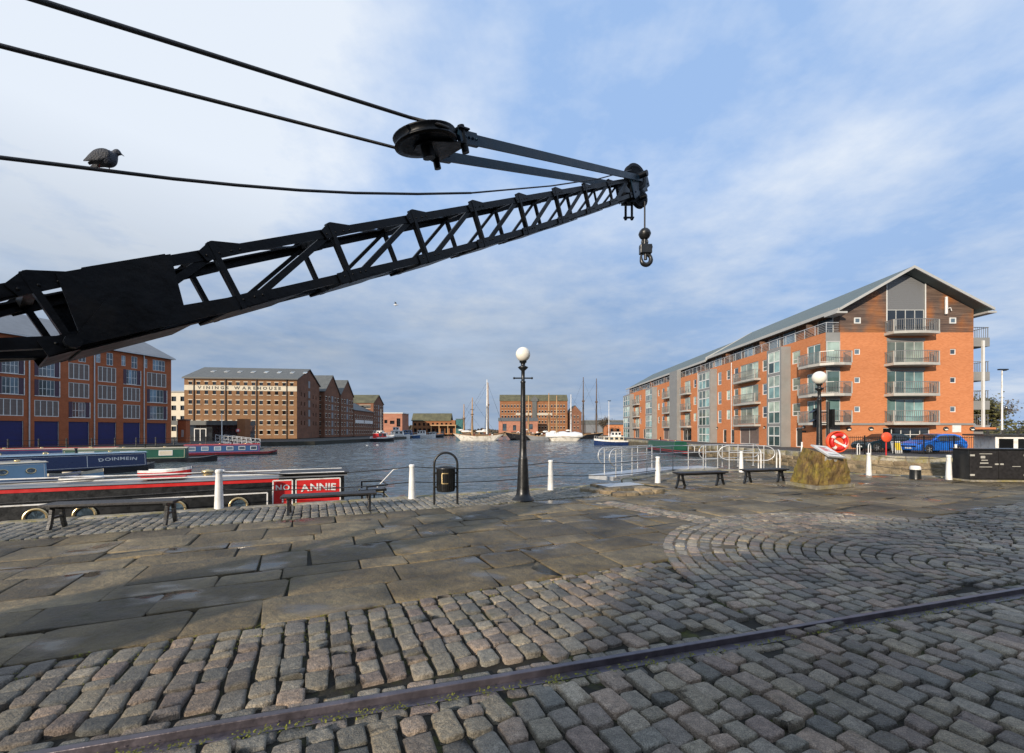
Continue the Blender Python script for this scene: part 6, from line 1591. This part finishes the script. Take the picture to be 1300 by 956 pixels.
def ship(label, loc, L, fb, hullm, masts, B=4.5, bowsprit=0, rz=0.0, cover=None, sheer=.5):
    t = thing('sailing_ship', label, 'sailing ship', loc, rz)
    ss = [0,.03,.08,.2,.4,.6,.8,.9,.96,1]; rings = []
    for s_ in ss:
        x = s_*L; w = B/2*(math.sin(math.pi*min(1,max(0.0,(s_*.92+.05))))**.45); sh = fb*(1+sheer*abs(s_-.5)**2*3.6)
        rk = 2.4*max(0, 1-s_/.25)**2 - 3.4*max(0, (s_-.7)/.3)**2
        rings.append([V((x + rk*1.25,-w*.45,-.4)), V((x + rk,-w*.8,0)), V((x,-w,sh)), V((x,w,sh)), V((x + rk,w*.8,0)), V((x + rk*1.25,w*.45,-.4))])
    m_ = MB(); m_.loft(rings, sm=False); hl = m_.build('hull', M[hullm], t, local=True)
    m_ = MB()
    for k in (-1,1): m_.tube([V((s_*L, k*B/2*(math.sin(math.pi*min(1,s_*.92+.05))**.45)*.98, fb*(1+sheer*abs(s_-.5)**2*3.6)+.06)) for s_ in ss], .07, 6)
    m_.build('rail', M['wood'], hl, local=True)
    for k_ in range(14):
        x = L*(.08+.84*rnd.random()); w_ = rnd.uniform(.2,.7); y_ = rnd.uniform(-.3,.3)*B; m_ = MB(); m_.box(x,x+w_,y_,y_+w_*.7,fb*.85,fb+rnd.uniform(.25,1.0)); m_.build('deck_gear', M[rnd.choice(['wood','wood_d','hull','red','slate','canvas'])], t, local=True)
    m_ = MB(); m_.box(L*.18, L*.32, -B*.25, B*.25, fb*.9, fb+.8, 0); m_.box(L*.52, L*.68, -B*.25, B*.25, fb*.9, fb+.65, 0); m_.build('deck_house', M['wood_d'], t, local=True)
    for (f, h_, mt, yards, boom) in masts:
        x = f*L; m_ = MB(); m_.tube([(x,0,fb*.8),(x,0,h_*.62),(x,0,h_*.66),(x,0,h_)], [.30,.25,.20,.12], 8); ms = m_.build('mast', M[mt], t, local=True)
        if yards:
            m_ = MB(); m_.box(x-.45,x+.45,-.4,.4,h_*.60,h_*.62)
            for q, ln in yards: m_.tube([(x-ln*.35,-ln,h_*q),(x+ln*.35,ln,h_*q)], .08, 6)
            m_.build('yard', M['wood_d'], ms, local=True)
        if boom: m_ = MB(); m_.tube([(x,0,fb+1.1),(x-boom if boom > 0 else x-boom,0,fb+1.5)], .11, 8); m_.ball((x-boom*.5,0,fb+1.45), .28, 1, (abs(boom)*1.7,1,1)); m_.build('boom', [M['wood'], M['canvas']], ms, local=True)
        m_ = MB()
        for k in (-1,1):
            for d in (-.9,-.3,.3): m_.tube([(x+d,k*B*.44,fb+.1),(x,0,h_*.63)], .028, 4)
        m_.tube([(x,0,h_*.96),(min(L, x+h_*.55),0,fb+.8)], .02, 4); m_.tube([(x,0,h_*.96),(max(0, x-h_*.5),0,fb+.8)], .02, 4)
        m_.build('rigging', M['rope'], ms, local=True)
    if bowsprit: m_ = MB(); m_.tube([(0.6,0,fb*1.15),(-bowsprit,0,fb*1.15+bowsprit*.25)], [.14,.07], 8); m_.build('bowsprit', M['wood'], t, local=True)
    if cover:
        a_, b_, hh_ = cover; rg = []
        for k in range(11):
            s_ = a_ + (b_-a_)*k/10; x = s_*L; w = B*.5*(.98 if .1 < s_ < .9 else .7); hz = hh_*(.75 + .25*math.sin(k*1.7)*.4 + .2*math.sin(math.pi*k/10))
            rg.append([V((x,-w,fb*.9)), V((x,-w*1.01,fb+hz*.45)), V((x,-w*.5,fb+hz*.85)), V((x,0,fb+hz)), V((x,w*.5,fb+hz*.85)), V((x,w*1.01,fb+hz*.45)), V((x,w,fb*.9))])
        m_ = MB(); m_.loft(rg, sm=True); m_.build('cover_sheet', M['canvas'], t, local=True)
    return t
ship('white hulled schooner with two tall pale masts in mid basin', V((-17.6,130,WATER)), 15.8, 1.3, 'hullw', [(.36,12.9,'wood',[(.72,1.3)],3.5),(.64,18.3,'white',[],3.5)], bowsprit=0, sheer=.7)
ship('dark ketch with two varnished masts lying behind the white schooner', V((-16.5,141,WATER)), 14.5, 1.7, 'wood_d', [(.06,11.6,'wood',[(.6,.8)],2),(.60,18.6,'wood',[(.62,1.2)],2)], sheer=.5)
ship('dark hulled ship with thin red masts right behind the lamp post', V((-2.6,137,WATER)), 12.6, 1.8, 'hull', [(.62,14.0,'wood',[],2),], bowsprit=0)
ship('white ship wrapped in a white winter cover, one pale mast', V((9.2,124,WATER)), 12.0, 1.2, 'hullw', [(.30,13.0,'wood',[],2)], cover=(.04,.90,1.55), B=4.2)
ship('low grey hulled yacht with slender mast ahead of the white covered ship', V((4.0,134,WATER)), 9.5, 1.2, 'slate_l', [(.78,14.6,'wood',[(.5,.7)],2)], B=3.2)
ship('dark square rigger with three tall dark masts at the right of the basin', V((18.5,158,WATER)), 15.0, 1.6, 'hull', [(.2,16.2,'white',[(.35,.6)],2),(.50,22.5,'wood_d',[(.5,1.5),(.68,1.0)],0),(.82,22.0,'wood_d',[(.42,1.4),(.66,1.0)],0)], B=4.5)
cruiser('motor_cruiser', 'small white yacht hull moored at the foot of the low brick quayside building', V((-.5,150,WATER)), .0, 9, 2.8, 'hull', 'white', [(.15,.7,.7,.9,1.4,'white',4)])

# ------------------------------------------------------------------ cars, fence, signs on the far quay
def car(label, loc, rz, paint):
    t = thing('parked_car', label, 'car', loc, rz)
    # local: x forward, length 4.1, width 1.74
    W = .87; prof = [(-2.0,.42),(-2.05,.62),(-2.0,.88),(-1.82,1.02),(-1.55,1.36),(-1.1,1.47),(-.2,1.49),(.25,1.42),(1.05,.98),(1.75,.84),(2.0,.66),(2.06,.46),(1.98,.25),(-1.95,.25)]
    n_ = len(prof); rings = []
    for y, sc, dz in ((-W,.955,0),(-W*.97,.985,0),(-W*.6,1,0),(0,1.01,0),(W*.6,1,0),(W*.97,.985,0),(W,.955,0)):
        rg = []
        for x, z in prof:
            tum = 1.0 if z < .95 else 1 - (z-.95)*.32
            rg.append(V((x*sc, y*tum, .25 + (z-.25)*(sc if abs(y) > W*.9 else 1.0))))
        rings.append(rg)
    m_ = MB(); m_.loft(rings, sm=True); b = m_.build('body', M[paint], t, local=True)
    es = b.modifiers.new('edges', 'EDGE_SPLIT'); es.split_angle = R(38)
    for s_ in (-1, 1):
        y = s_*W
        def q(x, z): return V((x, s_*(W*(1 if z < .95 else 1-(z-.95)*.32)*1.0 + .006), z))
        for nm, poly in (('side_window',[(.85,.98),(.28,1.36),(-.35,1.40),(-.35,.98)]),('side_window',[(-.42,.98),(-.42,1.40),(-1.05,1.38),(-1.45,1.12),(-1.3,1.0)])):
            m_ = MB(); m_.prism([q(x*.97,z*.985) for x, z in poly], (0,s_*.01,0)); m_.build(nm, M['glass_d'], t, local=True)
        m_ = MB(); m_.box(.62,.80,min(y*1.0,y*1.17),max(y*1.0,y*1.17),.95,1.08); m_.build('wing_mirror', M[paint], t, local=True)
        m_ = MB()
        for x in (.9,-.38,-1.2): m_.beam(q(x*.97,.36), q((x+.02)*.97,.93), .012, .012)
        m_.beam(q(.2,.84), q(.02,.84), .03, .03); m_.build('door_line', M['black'], t, local=True)
        for x in (1.28,-1.28):
            m_ = MB(); c_ = V((x, s_*(W-.10), .31)); m_.lathe([(.20,-.10),(.30,-.10),(.315,-.06),(.315,.06),(.30,.105),(.21,.105)], 24, c_, (0,s_,0)); wl = m_.build('wheel', M['rubber'], t, local=True)
            m_ = MB(); m_.lathe([(.21,.09),(.20,.075),(.05,.085),(.0,.09)], 20, c_, (0,s_,0))
            for k in range(5): a_ = 2*math.pi*k/5; m_.beam(c_ + V((0,s_*.09,0)), c_ + V((.2*math.cos(a_),s_*.09,.2*math.sin(a_))), .03, .05, up=(0,1,0))
            m_.build('rim', M['galv'], wl, local=True)
            m_ = MB(); pts = [V((x+.37*math.cos(math.pi*k/12), y*1.002, .31+.37*math.sin(math.pi*k/12))) for k in range(13)]; m_.tube(pts, .03, 6); m_.build('wheel_arch', M['rubber'], t, local=True)
        m_ = MB(); m_.ball((1.78, s_*.62, .70), .19, 0, (1.0,.9,.55)); m_.build('headlight', M['glass_b'], t, local=True)
        m_ = MB(); m_.ball((-1.93, s_*.70, .88), .14, 0, (.5,.8,1.2)); m_.build('tail_light', M['red'], t, local=True)
    m_ = MB(); m_.prism([V((1.0,-.72,1.02)),V((1.0,.72,1.02)),V((.30,.64,1.425)),V((.30,-.64,1.425))], (.01,0,.014)); m_.build('windscreen', M['glass_d'], t, local=True)
    m_ = MB(); m_.box(2.0,2.075,-.26,.26,.36,.47); m_.build('number_plate', M['white'], t, local=True)
    m_ = MB(); m_.box(1.9,2.06,-.55,.55,.48,.60); m_.build('grille', M['black'], t, local=True)
    return t
car('bright blue hatchback parked behind the railings', V((32.0,33.0,0)), math.pi + .12, 'carblue')
car('dark teal hatchback parked left of the blue one', V((31.0,36.3,0)), math.pi + .08, 'cardark')
fn = thing('railings', 'black vertical bar railings in front of the parked cars', 'fence', V((29,31.6,0)))
f0, f1 = V((23.9,32.0,0)), V((36.0,31.0,0)); m_ = MB(); n_ = 84
for k in range(n_+1): q = f0.lerp(f1, k/n_); m_.beam(q + Z*.08, q + Z*1.32, .018, .018)
for z in (.15, 1.22): m_.beam(f0 + Z*z, f1 + Z*z, .03, .04)
m_.build('bar_panel', M['black'], fn)
for k in range(7): m_ = MB(); q = f0.lerp(f1, k/6); m_.beam(q, q + Z*1.36, .07, .07, up=(1,0,0)); m_.build('post', M['black'], fn)
sb = V((29.0,32.6,0)); t_ = thing('sign_board', 'white free standing sign board with a yellow panel beside the dark car', 'sign', sb)
m_ = MB(); m_.prism([sb + V((-.36,0,.02)), sb + V((.40,0,.02)), sb + V((.30,.12,.92)), sb + V((-.42,.12,.92))], (0,.04,0)); m_.build('board', M['white'], t_); m_ = MB(); m_.prism([sb + V((-.10,.0,.25)) , sb + V((.30,.0,.25)), sb + V((.23,.075,.8)), sb + V((-.16,.075,.8))], (0,-.03,0)); m_.build('panel', M['yellow'], t_)
def mast_lamp(label, p, H, m='white'):
    t = thing('street_lamp', label, 'street lamp', p); m_ = MB(); m_.lathe([(.14,0),(.14,1.1),(.09,1.15),(.06,H)], 12, p); m_.build('post', M[m], t)
    m_ = MB(); m_.tube([V(p)+Z*(H-.02), V(p)+V((.5,0,H+.05))], .04, 8); m_.box(p[0]-.35,p[0]+.55,p[1]-.13,p[1]+.13,H+.06,H+.18); m_.build('lamp_head', M['black'], t); return t
mast_lamp('tall pale street lamp right of the orange flats', V((50.9,45,0)), 7.95)
mast_lamp('slim pale mast light standing at the far right of the basin', V((25.5,114,0)), 9.5)
mast_lamp('pale lamp column in front of the buff warehouse', V((-57.6,86,-.4)), 5.6)
sgp = V((-54.4,86,-.4)); t_ = thing('round_sign', 'small round red and white sign on the left quay below the buff warehouse', 'sign', sgp); m_ = MB(); m_.tube([sgp, sgp+Z*2.0], .05, 8); m_.build('post', M['black'], t_); m_ = MB(); m_.lathe([(.001,-.03),(.45,-.03),(.45,.03),(.001,.03)], 20, sgp+Z*2.1, (0,-1,0)); m_.lathe([(.28,.031),(.28,.04),(.001,.04)], 16, sgp+Z*2.1, (0,-1,0), 1); m_.build('disc', [M['red'], M['white']], t_)
# railing on the left quay, gangway there
rl_ = thing('quay_railing', 'dark post and rail fence along the left quay under the garage doors', 'fence', V((-54,56,-.4)))
q0, q1 = V((-60.5,25,-.4)), V((-47.9,71.2,-.4)); m_ = MB()
for z in (.5, 1.0): m_.beam(q0+Z*z, q1+Z*z, .05, .05)
m_.build('rail', M['black'], rl_)
for k in range(20): m_ = MB(); q = q0.lerp(q1, k/19); m_.beam(q, q+Z*1.2, .12, .12, up=(1,0,0)); m_.build('post', M['black'], rl_)
gg = thing('gangway', 'sloping white railed gangway on the left bank, in front of the glass pavilion', 'gangway', V((-48,72,-.4)))
a_, b_ = V((-51,74.5,-.3)), V((-41.5,69,-.95)); d = (b_-a_).normalized(); s_ = V((-d.y,d.x,0)).normalized(); m_ = MB(); m_.frame_box(a_, b_-a_, s_*1.4, (0,0,.15)); m_.build('deck', M['galv'], gg)
for o in (0, 1.4):
    m_ = MB(); p, q = a_ + s_*o, b_ + s_*o; m_.tube([p+Z*1.3, q+Z*1.3], .05, 6); m_.tube([p+Z*.75, q+Z*.75], .04, 6)
    for k in range(9):
        c_ = p.lerp(q, k/8); m_.tube([c_, c_+Z*1.3], .05, 6)
        if k < 8: m_.tube([c_, p.lerp(q,(k+1)/8)+Z*1.3], .03, 6)
    m_.build('handrail', M['galv'], gg)
m_ = MB(); m_.box(-58,-39,66.5,68.0,-1.25,-.98)
tag(m_.build('pontoon', M['slate']), 'grey floating pontoon alongside the blue narrowboat with a red roof', 'pontoon')

# ------------------------------------------------------------------ trees behind the flats
def tree(name, label, p, H, Wd, seed, m='leaf', n=1600, ls_=.30, low=.15, group='trees beyond the flats'):
    r_ = random.Random(seed); t = thing(name, label, 'tree', p, 0, group); p = V(p)
    m_ = MB(); tips = []
    def branch(a_, d, ln, rr, lv):
        b_ = a_ + d*ln; mid = a_.lerp(b_,.5) + V((r_.uniform(-.06,.06)*ln, r_.uniform(-.06,.06)*ln, 0)); m_.tube([a_, mid, b_], [rr, rr*.8, rr*.6], 6 if lv < 2 else 4); tips.append((b_, ln))
        if lv < 3:
            for k in range(4 if lv else 6):
                dd = (d*.7 + V((r_.uniform(-1,1), r_.uniform(-1,1), r_.uniform(-.1,.8)))*.75).normalized(); branch(a_.lerp(b_, r_.uniform(.35,1)), dd, ln*r_.uniform(.5,.72), rr*.5, lv+1)
    branch(p, V((0,0,1)), H*.42, H*.022, 0); m_.build('trunk', M['bark'], t)
    m_ = MB()
    for k in range(n):
        c_, ln = tips[r_.randrange(len(tips))]; q = c_ + V((r_.gauss(0,1), r_.gauss(0,1), r_.gauss(0,.8)))*(Wd*.085)
        q.z = max(q.z, p.z + H*low*r_.random())
        u = V((r_.gauss(0,1), r_.gauss(0,1), r_.gauss(0,1))).normalized(); w = u.orthogonal().normalized(); s_ = ls_*r_.uniform(.5,1.4)
        m_.add([q-u*s_-w*s_*.5, q+u*s_*.2-w*s_*.6, q+u*s_, q-u*s_*.3+w*s_*.6], [(0,1,2,3)], 0)
    m_.build('crown', M[m], t)
    return t
for i, (x, y, H, Wd, m, lbl) in enumerate([(49,52,4.6,4,'leaf','bushy olive tree tucked right behind the side balconies'),(56,58,5.2,5,'leaf','olive tree right behind the tall pale street lamp'),(63,62,6.2,6,'leaf','rounded olive tree near the right edge, left of the tall one'),(71,66,8.2,8,'leaf','tall dense olive tree at the right edge of the picture'),(60,72,7.0,7,'leaf2','bare brown twiggy tree rising behind the olive trees'),(80,72,9.5,8,'leaf2','bare brown twiggy tree beyond the right edge')]):
    tree('bare_tree' if m == 'leaf2' else 'bushy_tree', lbl, (x,y,0), H, Wd, 20+i, m, 2600 if m == 'leaf' else 900, .26 if m == 'leaf' else .16)
tree('bare_tree', 'pale bare crown above the shed, left of the far end of the flats', (40,190,-.3), 9.5, 7, 51, 'leaf2', 900, .25)
hd = MB(); r_ = random.Random(5)
for k in range(5200):
    x = r_.uniform(46,110); y = 60 + (x-46)*.25 + r_.uniform(0,6); z = 3.2*math.sqrt(r_.random())*(.8+.3*math.sin(x*.9))
    u = V((r_.gauss(0,1), r_.gauss(0,1), r_.gauss(0,1))).normalized(); w = u.orthogonal().normalized(); s_ = .3*r_.uniform(.5,1.3); q = V((x,y,z)); hd.add([q-u*s_-w*s_*.5, q+u*s_*.2-w*s_*.6, q+u*s_, q-u*s_*.3+w*s_*.6], [(0,1,2,3)])
tag(hd.build('hedge', M['leaf']), 'scrubby olive hedge running along behind the railings at the right', 'hedge', kind='stuff')
wd = MB()
for k in range(9000):
    x = r_.uniform(-420,420); y = 420 + r_.uniform(0,25); z = (4.5 + 2.5*math.sin(x*.06) + 1.5*math.sin(x*.17))*math.sqrt(r_.random())
    u = V((r_.gauss(0,1), r_.gauss(0,1), r_.gauss(0,1))).normalized(); w = u.orthogonal().normalized(); s_ = 1.5*r_.uniform(.5,1.3); q = V((x,y,z)); wd.add([q-u*s_-w*s_*.5, q+u*s_*.2-w*s_*.6, q+u*s_, q-u*s_*.3+w*s_*.6], [(0,1,2,3)])
tag(wd.build('woodland', M['leaf2']), 'low band of distant trees on the horizon between the quays', 'woodland', kind='stuff')
